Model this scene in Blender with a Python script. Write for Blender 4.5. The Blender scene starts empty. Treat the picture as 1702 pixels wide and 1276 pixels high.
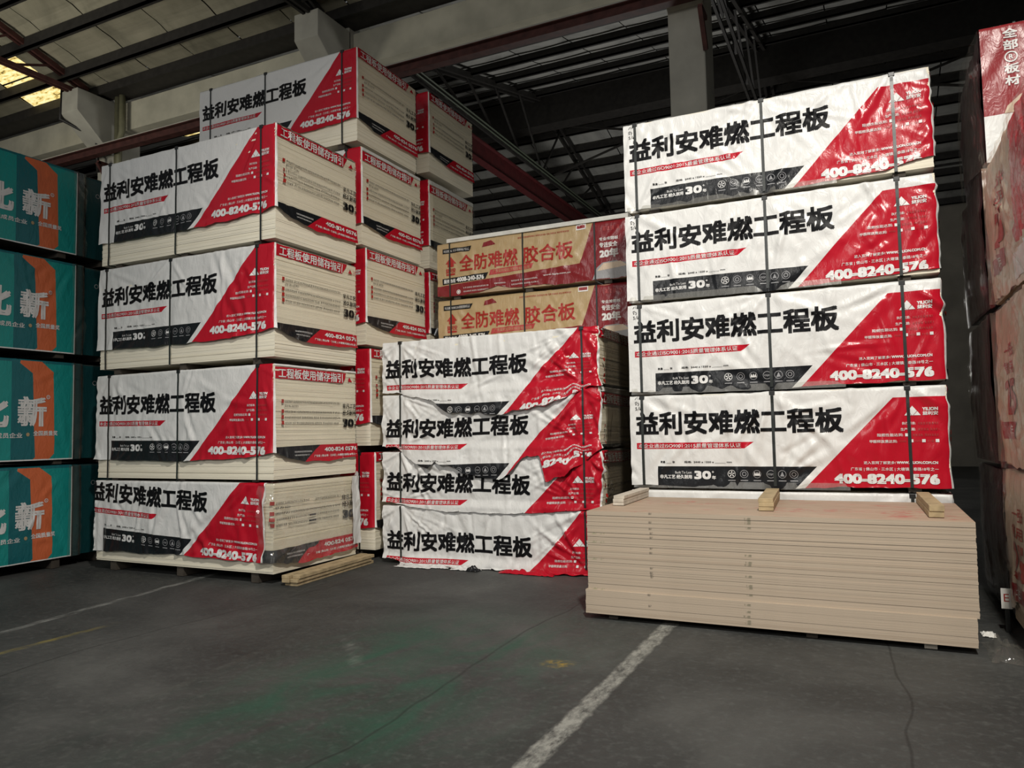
import bpy, bmesh, math, random
import numpy as np
from mathutils import Matrix, Vector

random.seed(7)
C = bpy.context.scene.collection
CAMZ = 1.36                      # eye height above the floor

# ------------------------------------------------------------------ camera
def make_camera():
    f = 1244.2; p = math.radians(3.68); r = math.radians(-1.07); yaw = math.radians(154.48)
    c, s = math.cos(p), math.sin(p); cr, sr = math.cos(r), math.sin(r)
    hx, hy = -math.sin(yaw), -math.cos(yaw)          # heading on the floor plan
    R0 = Vector((-math.cos(yaw), math.sin(yaw), 0)); F = Vector((hx*c, hy*c, s)); U0 = Vector((-hx*s, -hy*s, c))
    X = R0*cr + U0*sr; Y = U0*cr - R0*sr
    m = Matrix(((X.x, Y.x, -F.x, 0), (X.y, Y.y, -F.y, 0), (X.z, Y.z, -F.z, CAMZ), (0, 0, 0, 1)))
    cd = bpy.data.cameras.new('camera'); cd.sensor_fit = 'HORIZONTAL'; cd.sensor_width = 36; cd.lens = f/1702*36
    cd.clip_start = .05; cd.clip_end = 200
    o = bpy.data.objects.new('camera', cd); C.objects.link(o); o.matrix_world = m
    bpy.context.scene.camera = o
make_camera()

# ------------------------------------------------------------------ light and exposure
sc = bpy.context.scene
sc.view_settings.view_transform = 'Standard'; sc.view_settings.look = 'None'
sc.view_settings.gamma = 1; sc.view_settings.exposure = 0.0; sc.view_settings.use_curve_mapping = False
w = bpy.data.worlds.new('world'); sc.world = w; w.use_nodes = True
w.node_tree.nodes['Background'].inputs[0].default_value = (.93, .96, 1, 1)
w.node_tree.nodes['Background'].inputs[1].default_value = .22
def lamp(name, kind, loc, aim, power, color, size, **kw):
    d = bpy.data.lights.new(name, kind); d.energy = power; d.color = color
    if kind == 'AREA': d.shape = 'DISK'; d.size = size
    else: d.shadow_soft_size = size
    for k, v in kw.items(): setattr(d, k, v)
    o = bpy.data.objects.new(name, d); C.objects.link(o); o.location = loc
    o.rotation_euler = (Vector(aim)-Vector(loc)).to_track_quat('-Z', 'Y').to_euler()
    return o
lamp('hall_floodlight', 'SPOT', (.72, .4, 7.4), (-2.3, 6.3, .3), 2900, (1, .955, .87), .2, spot_size=math.radians(81), spot_blend=1.0)
lamp('front_fill', 'AREA', (-3.5, -4, 5.0), (-2.5, 6, 2.0), 210, (1, .97, .92), 2.5)  # added soft fill from behind the camera, no visible source
lamp('far_bay_fill', 'POINT', (-5, 17.0, 3.2), (-5, 24, 9.0), 620, (1, .98, .94), 1.2)  # added unseen fill that brightens the far bay roof
lamp('near_roof_fill', 'AREA', (-13, 4.6, 5.2), (-13, 6.6, 9.5), 150, (1, .95, .82), 2.0)  # added unseen fill aimed up at the near bay roof

# ------------------------------------------------------------------ materials
M = {}
def nt(name):
    m = bpy.data.materials.new(name); m.use_nodes = True
    b = m.node_tree.nodes['Principled BSDF']; M[name] = m
    return m, m.node_tree, b
def node(t, kind, **inp):
    n = t.nodes.new(kind)
    for k, v in inp.items(): n.inputs[k.replace('_', ' ')].default_value = v
    return n
def coords(t, scale=(1, 1, 1), kind='Object'):
    tc = t.nodes.new('ShaderNodeTexCoord'); mp = t.nodes.new('ShaderNodeMapping')
    mp.inputs['Scale'].default_value = scale; t.links.new(tc.outputs[kind], mp.inputs['Vector'])
    return mp.outputs['Vector']
def ramp(t, fac, stops):
    r = t.nodes.new('ShaderNodeValToRGB'); e = r.color_ramp.elements
    e[0].position, e[0].color = stops[0][0], (*stops[0][1], 1); e[1].position, e[1].color = stops[-1][0], (*stops[-1][1], 1)
    for p, c in stops[1:-1]: x = e.new(p); x.color = (*c, 1)
    t.links.new(fac, r.inputs['Fac']); return r.outputs['Color']
def mix(t, fac, a, b, mode='MIX'):
    n = t.nodes.new('ShaderNodeMix'); n.data_type = 'RGBA'; n.blend_type = mode
    for v, i in ((fac, 0), (a, 6), (b, 7)):
        if hasattr(v, 'links'): t.links.new(v, n.inputs[i])
        elif i == 0: n.inputs[0].default_value = v
        else: n.inputs[i].default_value = (*v, 1)
    return n.outputs[2]
def math_(t, op, a, b=0.0, cl=False):
    n = t.nodes.new('ShaderNodeMath'); n.operation = op; n.use_clamp = cl
    for v, i in ((a, 0), (b, 1)):
        if hasattr(v, 'links'): t.links.new(v, n.inputs[i])
        else: n.inputs[i].default_value = v
    return n.outputs[0]
def bump(t, b, h, strength=.3, dist=.01):
    n = t.nodes.new('ShaderNodeBump'); n.inputs['Strength'].default_value = strength; n.inputs['Distance'].default_value = dist
    t.links.new(h, n.inputs['Height']); t.links.new(n.outputs['Normal'], b.inputs['Normal'])
def noise(t, v, scale, detail=3, rough=.5, dist=0.0):
    n = node(t, 'ShaderNodeTexNoise', Scale=scale, Detail=detail, Roughness=rough, Distortion=dist)
    t.links.new(v, n.inputs['Vector']); return n.outputs['Fac']

def plain(name, col, rough=.5, spec=.5, metal=0.0, vary=.12, scale=8, bmp=0.0):
    m, t, b = nt(name); v = coords(t)
    n = noise(t, v, scale, 4)
    c0 = tuple(x*(1-vary) for x in col); c1 = tuple(min(1, x*(1+vary)) for x in col)
    t.links.new(ramp(t, n, [(.3, c0), (.7, c1)]), b.inputs['Base Color'])
    b.inputs['Roughness'].default_value = rough; b.inputs['Specular IOR Level'].default_value = spec; b.inputs['Metallic'].default_value = metal
    if bmp: bump(t, b, noise(t, v, scale*4, 4), bmp, .01)
    return m
def film(name, col, rough=.36, strength=.35, spec=.5):
    m, t, b = nt(name); v = coords(t)
    v2 = coords(t, (1, 1, .45))
    b.inputs['Base Color'].default_value = (*col, 1)
    n = noise(t, v2, 16, 4, .55, 1.2)
    b.inputs['Roughness'].default_value = rough; b.inputs['Specular IOR Level'].default_value = spec
    bump(t, b, n, strength, .02)
    return m
film('film_white', (.72, .718, .70), .4)
film('film_red', (.47, .008, .022), .24, .2, .3)
film('film_black', (.010, .011, .013), .3, .35, .3)
film('ink_black', (.006, .006, .007), .45, .3, .15)
film('ink_white', (.74, .735, .72), .42)
film('ink_grey', (.30, .30, .31), .4)
film('film_kraft', (.44, .32, .17), .36)
film('film_maroon', (.20, .012, .016), .3)
film('ink_maroon', (.36, .022, .015), .4)
film('film_teal', (.012, .285, .262), .34)
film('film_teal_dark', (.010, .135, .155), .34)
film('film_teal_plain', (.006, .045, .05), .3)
film('film_orange', (.66, .15, .055), .36)
film('ink_rose', (.42, .05, .05), .4)
film('film_beige', (.58, .46, .34), .38)
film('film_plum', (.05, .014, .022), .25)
film('film_tan_dark', (.23, .15, .11), .35)
film('film_red_soft', (.27, .026, .03), .32)

def clear(name, tint, gl, rough=.14, hazec=(.6, .58, .52), haze=.06, bs=.45):
    m = bpy.data.materials.new(name); m.use_nodes = True; M[name] = m; t = m.node_tree; t.nodes.clear()
    out = t.nodes.new('ShaderNodeOutputMaterial')
    tr = node(t, 'ShaderNodeBsdfTransparent', Color=(*tint, 1))
    g = node(t, 'ShaderNodeBsdfGlossy', Color=(1, 1, 1, 1), Roughness=rough)
    d = node(t, 'ShaderNodeBsdfDiffuse', Color=(*hazec, 1))
    v = coords(t, (1, 1, .5)); bn = t.nodes.new('ShaderNodeBump'); bn.inputs['Strength'].default_value = bs; bn.inputs['Distance'].default_value = .02
    t.links.new(noise(t, v, 10, 3, .5, 1.8), bn.inputs['Height']); t.links.new(bn.outputs[0], g.inputs['Normal'])
    m1 = t.nodes.new('ShaderNodeMixShader'); m1.inputs[0].default_value = haze
    t.links.new(tr.outputs[0], m1.inputs[1]); t.links.new(d.outputs[0], m1.inputs[2])
    m2 = t.nodes.new('ShaderNodeMixShader'); m2.inputs[0].default_value = gl
    t.links.new(m1.outputs[0], m2.inputs[1]); t.links.new(g.outputs[0], m2.inputs[2])
    t.links.new(m2.outputs[0], out.inputs['Surface'])
clear('film_clear', (.985, .98, .965), .04, haze=.04)
clear('film_crinkled', (.97, .965, .95), .085, .1, haze=.05)
clear('film_hem', (.9, .9, .88), .03, .32, haze=.12, bs=.15)
clear('film_shade_tint', (.40, .38, .355), .05, .15, haze=.03)  # clear film with the shade of the middle stack's side in its tint

def sheet_edges(name, base, dark, light, th=.0152, per_object=False):
    m, t, b = nt(name); v = coords(t)
    sx = t.nodes.new('ShaderNodeSeparateXYZ'); t.links.new(v, sx.inputs[0])
    idx = math_(t, 'FLOOR', math_(t, 'DIVIDE', sx.outputs['Z'], th))
    wn = t.nodes.new('ShaderNodeTexWhiteNoise'); wn.noise_dimensions = '1D'
    if per_object:
        oi = t.nodes.new('ShaderNodeObjectInfo'); t.links.new(oi.outputs['Random'], wn.inputs['W'])
    else: t.links.new(idx, wn.inputs['W'])
    a = ramp(t, wn.outputs['Value'], [(.0, dark), (.25, base), (.8, base), (1, light)])
    streak = noise(t, coords(t, (1.2, 1.2, 160)), 1.6, 5, .6)
    a = mix(t, .55, a, ramp(t, streak, [(.3, tuple(x*.78 for x in base)), (.7, tuple(min(1, x*1.16) for x in base))]))
    blot = noise(t, coords(t, (1, 1, 4)), 2.2, 3)
    a = mix(t, math_(t, 'MULTIPLY', ramp_v(t, blot, .55, .8), .35), a, tuple(x*.75 for x in base))
    # glue line between two sheets
    fr = math_(t, 'FRACT', math_(t, 'DIVIDE', sx.outputs['Z'], th))
    if not per_object:
        ln = math_(t, 'LESS_THAN', fr, .09)
        a = mix(t, math_(t, 'MULTIPLY', ln, .5), a, tuple(x*.45 for x in base))
    if per_object:      # dirt marks left by old straps and green paint on single sheets
        rnd_ = t.nodes.new('ShaderNodeObjectInfo').outputs['Random']; wob = math_(t, 'MULTIPLY', math_(t, 'SUBTRACT', rnd_, .5), .05)
        for cx, hw, lo, hi, col, k in ((-.07, .022, .62, 1, (.17, .16, .11), .7), (-1.16, .05, -1, .22, (.20, .23, .12), .55), (-.75, .012, .3, .5, (.12, .1, .08), .7)):
            d = math_(t, 'ABSOLUTE', math_(t, 'SUBTRACT', math_(t, 'ADD', sx.outputs['X'], wob), cx))
            mk = math_(t, 'MULTIPLY', math_(t, 'LESS_THAN', d, hw), math_(t, 'MULTIPLY', math_(t, 'GREATER_THAN', rnd_, lo), math_(t, 'LESS_THAN', rnd_, hi)))
            mk = math_(t, 'MULTIPLY', mk, ramp_v(t, noise(t, coords(t, (1, 1, 1)), 38, 3), .42, .6), True)
            a = mix(t, math_(t, 'MULTIPLY', mk, k), a, col)
    t.links.new(a, b.inputs['Base Color']); b.inputs['Roughness'].default_value = .75; b.inputs['Specular IOR Level'].default_value = .25
    bump(t, b, noise(t, coords(t, (4, 4, 200)), 2, 4), .25, .004)
def ramp_v(t, v, lo, hi):
    n = t.nodes.new('ShaderNodeMapRange'); n.inputs['From Min'].default_value = lo; n.inputs['From Max'].default_value = hi
    t.links.new(v, n.inputs['Value']); return n.outputs['Result']
sheet_edges('board_cream', (.88, .815, .66), (.80, .73, .56), (.90, .85, .72))
sheet_edges('board_tan', (.42, .31, .205), (.30, .215, .14), (.5, .38, .26))
sheet_edges('board_pink', (.47, .385, .295), (.39, .305, .225), (.53, .44, .33), per_object=True)
def board_face():
    m, t, b = nt('board_face'); v = coords(t, (1, 4, 1))
    a = ramp(t, noise(t, v, 2.5, 5, .6, .8), [(.3, (.36, .265, .19)), (.7, (.47, .36, .265))])
    st = noise(t, coords(t, (6, 9, 1)), 1.1, 5, .75)
    zone = noise(t, coords(t, (1.1, 2.2, 1)), 1.3, 1)
    k = math_(t, 'MULTIPLY', ramp_v(t, st, .5, .62), ramp_v(t, zone, .5, .6), True)
    a = mix(t, math_(t, 'MULTIPLY', k, .8), a, (.43, .085, .075))
    t.links.new(a, b.inputs['Base Color']); b.inputs['Roughness'].default_value = .6
board_face()
plain('block_wood', (.40, .31, .18), .75, .3, vary=.25, scale=14, bmp=.2)
plain('block_pale', (.55, .50, .42), .7, .3, vary=.15, scale=14, bmp=.15)
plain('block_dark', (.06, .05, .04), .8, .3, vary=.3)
plain('strap_plastic', (.018, .022, .02), .35, .5)
plain('guard_plastic', (.012, .013, .013), .4, .5)
plain('concrete_pale', (.46, .44, .35), .85, .2, vary=.16, scale=2.2, bmp=.15)
plain('concrete_grey', (.38, .37, .32), .85, .2, vary=.15, scale=2.2, bmp=.15)
plain('steel_dark', (.022, .02, .018), .6, .4, vary=.3)
plain('steel_red', (.055, .007, .008), .55, .4, vary=.25)
plain('steel_rust', (.06, .02, .016), .7, .35, vary=.35)
plain('pipe_olive', (.17, .165, .10), .5, .4)
plain('pipe_black', (.015, .014, .013), .5, .4)
plain('cable_green', (.07, .085, .06), .5, .4)
plain('pale_edge', (.62, .62, .58), .55, .4)
plain('paper', (.75, .74, .7), .7, .2)
plain('wall_paint', (.20, .185, .155), .9, .2, vary=.2, scale=1.2)
plain('roof_backing', (.012, .012, .011), .9, .1)
def roofmat(name, a, b_):
    m, t, b = nt(name)
    n = noise(t, coords(t, (1, .5, 1)), 1.3, 6, .65, .6)
    cl = ramp(t, n, [(.25, tuple(x*.55 for x in a)), (.5, a), (.78, b_)])
    st = noise(t, coords(t, (.6, 6, 1)), 2, 4)
    t.links.new(mix(t, math_(t, 'MULTIPLY', ramp_v(t, st, .5, .75), .35), cl, tuple(x*.5 for x in a)), b.inputs['Base Color'])
    b.inputs['Roughness'].default_value = .8; b.inputs['Specular IOR Level'].default_value = .25
roofmat('roof_near', (.27, .255, .19), (.36, .33, .25))
roofmat('roof_far', (.31, .31, .29), (.38, .375, .345))
def skylight():
    m = bpy.data.materials.new('skylight_sheet'); m.use_nodes = True; M['skylight_sheet'] = m; t = m.node_tree
    b = t.nodes['Principled BSDF']
    n = noise(t, coords(t, (2, 7, 1)), 2.4, 5, .7)
    c = ramp(t, n, [(.36, (.05, .03, .008)), (.43, (.75, .55, .16)), (.55, (1, .85, .42)), (.75, (1, .93, .62))])
    t.links.new(c, b.inputs['Emission Color']); t.links.new(c, b.inputs['Base Color']); b.inputs['Emission Strength'].default_value = .95
skylight()
def floor_mat():
    m, t, b = nt('floor_concrete'); v = coords(t)
    base = ramp(t, noise(t, v, .55, 7, .62, .4), [(.3, (.018, .0187, .018)), (.47, (.038, .0395, .038)), (.6, (.064, .0655, .062)), (.74, (.10, .102, .095))])
    fine = noise(t, coords(t, (3, 3, 1)), 7, 6, .7)
    base = mix(t, math_(t, 'MULTIPLY', ramp_v(t, fine, .5, .72), .5), base, (.10, .102, .095))
    sx = t.nodes.new('ShaderNodeSeparateXYZ'); t.links.new(v, sx.inputs[0])
    X, Y = sx.outputs['X'], sx.outputs['Y']
    def near(val, c, hw, soft):     # 1 inside |val-c|<hw
        d = math_(t, 'ABSOLUTE', math_(t, 'SUBTRACT', val, c))
        n = t.nodes.new('ShaderNodeMapRange'); n.inputs['From Min'].default_value = hw+soft; n.inputs['From Max'].default_value = hw
        t.links.new(d, n.inputs['Value']); return n.outputs['Result']
    # green paint smears left on the concrete
    g = math_(t, 'MULTIPLY', math_(t, 'MULTIPLY', near(X, -2.45, .35, .75), near(Y, 3.6, .6, 1.3)), ramp_v(t, noise(t, coords(t, (2, 1, 1)), 1.5, 6, .65, .8), .4, .66), True)
    base = mix(t, math_(t, 'MULTIPLY', g, .75), base, (.014, .07, .042))
    wear = ramp_v(t, noise(t, coords(t, (5, 2, 1)), 3.5, 6, .75), .36, .6)
    wear2 = ramp_v(t, noise(t, coords(t, (4, 1.4, 1)), 2.3, 6, .7), .42, .62)
    wob = math_(t, 'MULTIPLY', math_(t, 'SUBTRACT', noise(t, v, 9, 4), .5), .05)
    Xw = math_(t, 'ADD', X, wob)
    def line(c, hw, y0, y1, wv, col, k, base, slope=0.0, yr=0.0):
        xx = math_(t, 'ADD', Xw, math_(t, 'MULTIPLY', math_(t, 'SUBTRACT', Y, yr), slope)) if slope else Xw
        yy = near(Y, (y0+y1)/2, (y1-y0)/2, .4)
        return mix(t, math_(t, 'MULTIPLY', math_(t, 'MULTIPLY', near(xx, c, hw, .02), yy), math_(t, 'MULTIPLY', wv, k), True), base, col)
    base = line(-1.33, .04, -2, 5.3, wear, (.30, .30, .27), .85, base)
    base = line(-5.66, .03, 1.5, 6.2, wear2, (.22, .225, .21), .85, base, .15, 3.3)
    base = line(-5.12, .02, 2.6, 3.5, wear2, (.22, .18, .05), .8, base)
    base = line(-3.55, .018, 2.2, 5.6, wear2, (.12, .12, .1), .12, base, .1, 3.5)
    # pale scuffs and a crack
    sc1 = math_(t, 'MULTIPLY', math_(t, 'MULTIPLY', near(X, math_(t, 'SUBTRACT', math_(t, 'MULTIPLY', Y, -.9), -.5), .02, .07), near(Y, 3.9, .12, .2)), wear2, True)
    base = mix(t, math_(t, 'MULTIPLY', sc1, .4), base, (.2, .21, .19))
    ck = t.nodes.new('ShaderNodeTexWave'); ck.wave_type = 'BANDS'; ck.bands_direction = 'X'
    ck.inputs['Scale'].default_value = .14; ck.inputs['Distortion'].default_value = 2.5; ck.inputs['Detail'].default_value = 5; ck.inputs['Detail Scale'].default_value = .9
    t.links.new(v, ck.inputs['Vector'])
    base = mix(t, math_(t, 'MULTIPLY', ramp_v(t, ck.outputs['Fac'], .0002, .0), .5), base, (.006, .006, .006))
    yb = math_(t, 'MULTIPLY', math_(t, 'MULTIPLY', near(X, -1.72, .03, .08), near(Y, 4.15, .02, .07)), ramp_v(t, fine, .45, .6), True)
    base = mix(t, yb, base, (.25, .17, .03))
    t.links.new(base, b.inputs['Base Color'])
    t.links.new(ramp(t, fine, [(.3, (.5, .5, .5)), (.7, (.78, .78, .78))]), b.inputs['Roughness']); b.inputs['Specular IOR Level'].default_value = .35
    bump(t, b, noise(t, v, 22, 6, .7), .2, .01)
floor_mat()

# ------------------------------------------------------------------ mesh helpers
class MB:
    def __init__(s): s.v = []; s.f = []; s.mi = []; s.n = 0
    def add(s, v, f, mi=0):
        v = np.asarray(v, float); s.v.append(v)
        for x in f: s.f.append([i+s.n for i in x])
        s.mi += [mi]*len(f) if not hasattr(mi, '__len__') else list(mi)
        s.n += len(v)
    def box(s, x0, x1, y0, y1, z0, z1, mi=0):
        s.add([(x0, y0, z0), (x1, y0, z0), (x1, y1, z0), (x0, y1, z0), (x0, y0, z1), (x1, y0, z1), (x1, y1, z1), (x0, y1, z1)],
              [(0, 3, 2, 1), (4, 5, 6, 7), (0, 1, 5, 4), (1, 2, 6, 5), (2, 3, 7, 6), (3, 0, 4, 7)], mi)
    def bar(s, a, b, w, h, up=(0, 0, 1), mi=0):
        a, b = Vector(a), Vector(b); d = (b-a).normalized(); u = Vector(up); sd = d.cross(u).normalized(); u = sd.cross(d)
        P = [p+sd*(w/2*i)+u*(h/2*j) for p in (a, b) for i, j in ((-1, -1), (1, -1), (1, 1), (-1, 1))]
        s.add([tuple(p) for p in P], [(0, 3, 2, 1), (4, 5, 6, 7), (0, 1, 5, 4), (1, 2, 6, 5), (2, 3, 7, 6), (3, 0, 4, 7)], mi)
    def tube(s, pts, r, n=10, mi=0):
        pts = [Vector(p) for p in pts]; ring = []
        for i, p in enumerate(pts):
            d = (pts[min(i+1, len(pts)-1)]-pts[max(i-1, 0)]).normalized()
            a = d.orthogonal().normalized() if i == 0 else (ring_a - d*ring_a.dot(d)).normalized()
            ring_a = a; b = d.cross(a)
            ring.append([tuple(p+a*(r*math.cos(k*2*math.pi/n))+b*(r*math.sin(k*2*math.pi/n))) for k in range(n)])
        V = [q for R in ring for q in R]; F = []
        for i in range(len(pts)-1):
            for k in range(n): F.append((i*n+k, i*n+(k+1) % n, (i+1)*n+(k+1) % n, (i+1)*n+k))
        F.append(tuple(range(n))[::-1]); F.append(tuple((len(pts)-1)*n+k for k in range(n)))
        s.add(V, F, mi)
    def prism(s, poly, axis, a0, a1, mi=0):     # poly in the other two axes, extruded along axis
        n = len(poly)
        def pt(p, a):
            return {'x': (a, p[0], p[1]), 'y': (p[0], a, p[1]), 'z': (p[0], p[1], a)}[axis]
        V = [pt(p, a0) for p in poly]+[pt(p, a1) for p in poly]
        F = [tuple(range(n)), tuple(range(2*n-1, n-1, -1))]+[(i, n+i, n+(i+1) % n, (i+1) % n) for i in range(n)]
        s.add(V, F, mi)
    def build(s, name, mats, parent=None, smooth=False, bevel=0.0):
        me = bpy.data.meshes.new(name)
        V = np.concatenate(s.v) if s.v else np.zeros((0, 3))
        me.from_pydata(V.tolist(), [], s.f)
        for m in (mats if isinstance(mats, (list, tuple)) else [mats]): me.materials.append(M[m])
        me.polygons.foreach_set('material_index', np.array(s.mi, dtype=np.int32))
        if smooth: me.polygons.foreach_set('use_smooth', np.ones(len(s.f), bool))
        bm = bmesh.new(); bm.from_mesh(me)
        if not smooth: bmesh.ops.recalc_face_normals(bm, faces=bm.faces)
        bm.to_mesh(me); bm.free(); me.update()
        o = bpy.data.objects.new(name, me); C.objects.link(o)
        if parent: o.parent = parent
        if bevel:
            b = o.modifiers.new('bevel', 'BEVEL'); b.width = bevel; b.segments = 2; b.limit_method = 'ANGLE'
        return o
def raw(name, V, F, MI, mats, parent=None, smooth=True):
    me = bpy.data.meshes.new(name); me.from_pydata(V.tolist(), [], F)
    for m in mats: me.materials.append(M[m])
    me.polygons.foreach_set('material_index', np.asarray(MI, dtype=np.int32))
    if smooth: me.polygons.foreach_set('use_smooth', np.ones(len(F), bool))
    me.update()
    o = bpy.data.objects.new(name, me); C.objects.link(o)
    if parent: o.parent = parent
    return o
def thing(name, label, cat, loc=(0, 0, 0), rz=0, group=None):
    o = bpy.data.objects.new(name, None); C.objects.link(o); o.location = loc; o.rotation_euler = (0, 0, rz)
    o.empty_display_size = .2
    tag(o, label, cat, group); return o
def tag(o, label=None, cat=None, group=None, kind=None):
    if label: o['label'] = label
    if cat: o['category'] = cat
    if group: o['group'] = group
    if kind: o['kind'] = kind
    return o
def structure(o, label=None):
    o['kind'] = 'structure'
    if label: o['label'] = label
    return o

# ------------------------------------------------------------------ lettering
_glyph = {}
def lettering(text):
    """outline lettering, filled, scaled to the unit square"""
    if text not in _glyph:
        cu = bpy.data.curves.new('lettering', 'FONT'); cu.body = text; cu.size = 1; cu.resolution_u = 3
        o = bpy.data.objects.new('lettering', cu); C.objects.link(o)
        me = bpy.data.meshes.new_from_object(o.evaluated_get(bpy.context.evaluated_depsgraph_get()))
        me.calc_loop_triangles()
        v = np.array([x.co[:2] for x in me.vertices]); f = np.array([x.vertices[:] for x in me.loop_triangles])
        C.objects.unlink(o); bpy.data.objects.remove(o); bpy.data.curves.remove(cu); bpy.data.meshes.remove(me)
        lo, hi = v.min(0), v.max(0)
        _glyph[text] = ((v-lo)/(hi-lo), f)
    return _glyph[text]
def split_long(v, f, L):
    for _ in range(5):
        p = v[f]; e = np.linalg.norm(p-np.roll(p, -1, 1), axis=2).max(1)
        big = e > L
        if not big.any(): break
        b = f[big]; n = len(v); k = len(b)
        m = [(v[b[:, i]]+v[b[:, (i+1) % 3]])/2 for i in range(3)]
        v = np.concatenate([v]+m); i0 = np.arange(n, n+k); i1 = i0+k; i2 = i1+k
        f = np.concatenate([f[~big], np.stack([b[:, 0], i0, i2], 1), np.stack([i0, b[:, 1], i1], 1), np.stack([i2, i1, b[:, 2]], 1), np.stack([i0, i1, i2], 1)])
    return v, f
class Print:
    """a printed design in flat film coordinates: s along the wrap, t upwards"""
    def __init__(s): s.items = []          # (verts2d, tris, material, layer)
    def poly(s, pts, mat, layer=1):
        p = np.array(pts, float); f = np.array([(0, i, i+1) for i in range(1, len(p)-1)])
        v, f = split_long(p, f, .035); s.items.append((v, f, mat, layer))
    def rect(s, s0, t0, s1, t1, mat, layer=1): s.poly([(s0, t0), (s1, t0), (s1, t1), (s0, t1)], mat, layer)
    def text(s, txt, s0, t0, s1, t1, mat, bold=.0, layer=2):
        v, f = lettering(txt); h = abs(t1-t0)
        offs = [(0, 0)] if not bold else [(bold*h*a, bold*h*b) for a in (-1, 1) for b in (-1, 1)]
        bx = bold*h
        for k, (dx, dy) in enumerate(offs):
            q = np.stack([s0+bx+v[:, 0]*(s1-s0-2*bx)+dx, t0+bx+v[:, 1]*(t1-t0-2*bx)+dy], 1)
            q2, f2 = split_long(q, f, .03); s.items.append((q2, f2, mat, layer+k*.15))
    def ring(s, cx, cy, r, w, mat, n=20, layer=2):
        a = np.arange(n)*2*math.pi/n
        v = np.concatenate([np.stack([cx+q*np.cos(a), cy+q*np.sin(a)], 1) for q in (r, r-w)])
        f = []
        for i in range(n):
            j = (i+1) % n; f += [(i, j, n+j), (i, n+j, n+i)]
        s.items.append((v, np.array(f), mat, layer))
    def disc(s, cx, cy, r, mat, n=16, layer=2): s.poly([(cx+r*math.cos(i*2*math.pi/n), cy+r*math.sin(i*2*math.pi/n)) for i in range(n)], mat, layer)
    def blur_lines(s, s0, t, s1, h, mat, rnd, layer=2):
        """a line of print too small and soft to read: short marks"""
        x = s0
        while x < s1:
            ww = h*rnd.uniform(.55, .95)
            for k in range(3):
                y0 = t+h*(k*.36+rnd.uniform(-.04, .04))
                s.rect(x, y0, min(x+ww*rnd.uniform(.7, 1), s1), y0+h*.14, mat, layer)
            xx = x+ww*rnd.uniform(.2, .6); s.rect(xx, t, xx+h*.14, t+h*rnd.uniform(.6, 1), mat, layer)
            x += ww+h*(.18 if rnd.random() > .1 else .6)
def film_sheet(s0, s1, t0, t1, step, lines, regions):
    """flat film grid cut along straight print edges; regions: (material, polygon) last wins"""
    ns = max(2, int((s1-s0)/step)); ntt = max(2, int((t1-t0)/step))
    S, T = np.meshgrid(np.linspace(s0, s1, ns+1), np.linspace(t0, t1, ntt+1))
    V = np.stack([S.ravel(), T.ravel(), 0*S.ravel()], 1)
    F = [(j*(ns+1)+i, j*(ns+1)+i+1, (j+1)*(ns+1)+i+1, (j+1)*(ns+1)+i) for j in range(ntt) for i in range(ns)]
    me = bpy.data.meshes.new('tmp'); me.from_pydata(V.tolist(), [], F)
    bm = bmesh.new(); bm.from_mesh(me)
    for (a, b) in lines:
        d = Vector((b[0]-a[0], b[1]-a[1], 0)).normalized(); nrm = Vector((-d.y, d.x, 0))
        pa = np.array(a); L = math.hypot(b[0]-a[0], b[1]-a[1])
        fs = [f for f in bm.faces if -.03 < (Vector(f.calc_center_median())-Vector((a[0], a[1], 0))).dot(d) < L+.03 and abs((f.calc_center_median()-Vector((a[0], a[1], 0))).dot(nrm)) < step*2]
        geom = list(fs)+list({e for f in fs for e in f.edges})+list({v for f in fs for v in f.verts})
        bmesh.ops.bisect_plane(bm, geom=geom, dist=1e-5, plane_co=(a[0], a[1], 0), plane_no=nrm)
    bm.verts.index_update()
    V = np.array([v.co[:2] for v in bm.verts]); F = [[v.index for v in f.verts] for f in bm.faces]
    bm.free(); bpy.data.meshes.remove(me)
    cen = np.array([V[f].mean(0) for f in F]); mat = [None]*len(F)
    for m, poly in regions:
        P = np.array(poly); ins = np.zeros(len(F), bool); j = len(P)-1
        for i in range(len(P)):
            c = ((P[i, 1] > cen[:, 1]) != (P[j, 1] > cen[:, 1]))
            with np.errstate(divide='ignore', invalid='ignore'):
                x = (P[j, 0]-P[i, 0])*(cen[:, 1]-P[i, 1])/(P[j, 1]-P[i, 1])+P[i, 0]
            ins ^= c & (cen[:, 0] < x); j = i
        for k in np.nonzero(ins)[0]: mat[k] = m
    keep = [k for k in range(len(F)) if mat[k]]
    return V, [F[k] for k in keep], [mat[k] for k in keep]
def edges_of(poly): return [(poly[i], poly[(i+1) % len(poly)]) for i in range(len(poly))]

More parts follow.
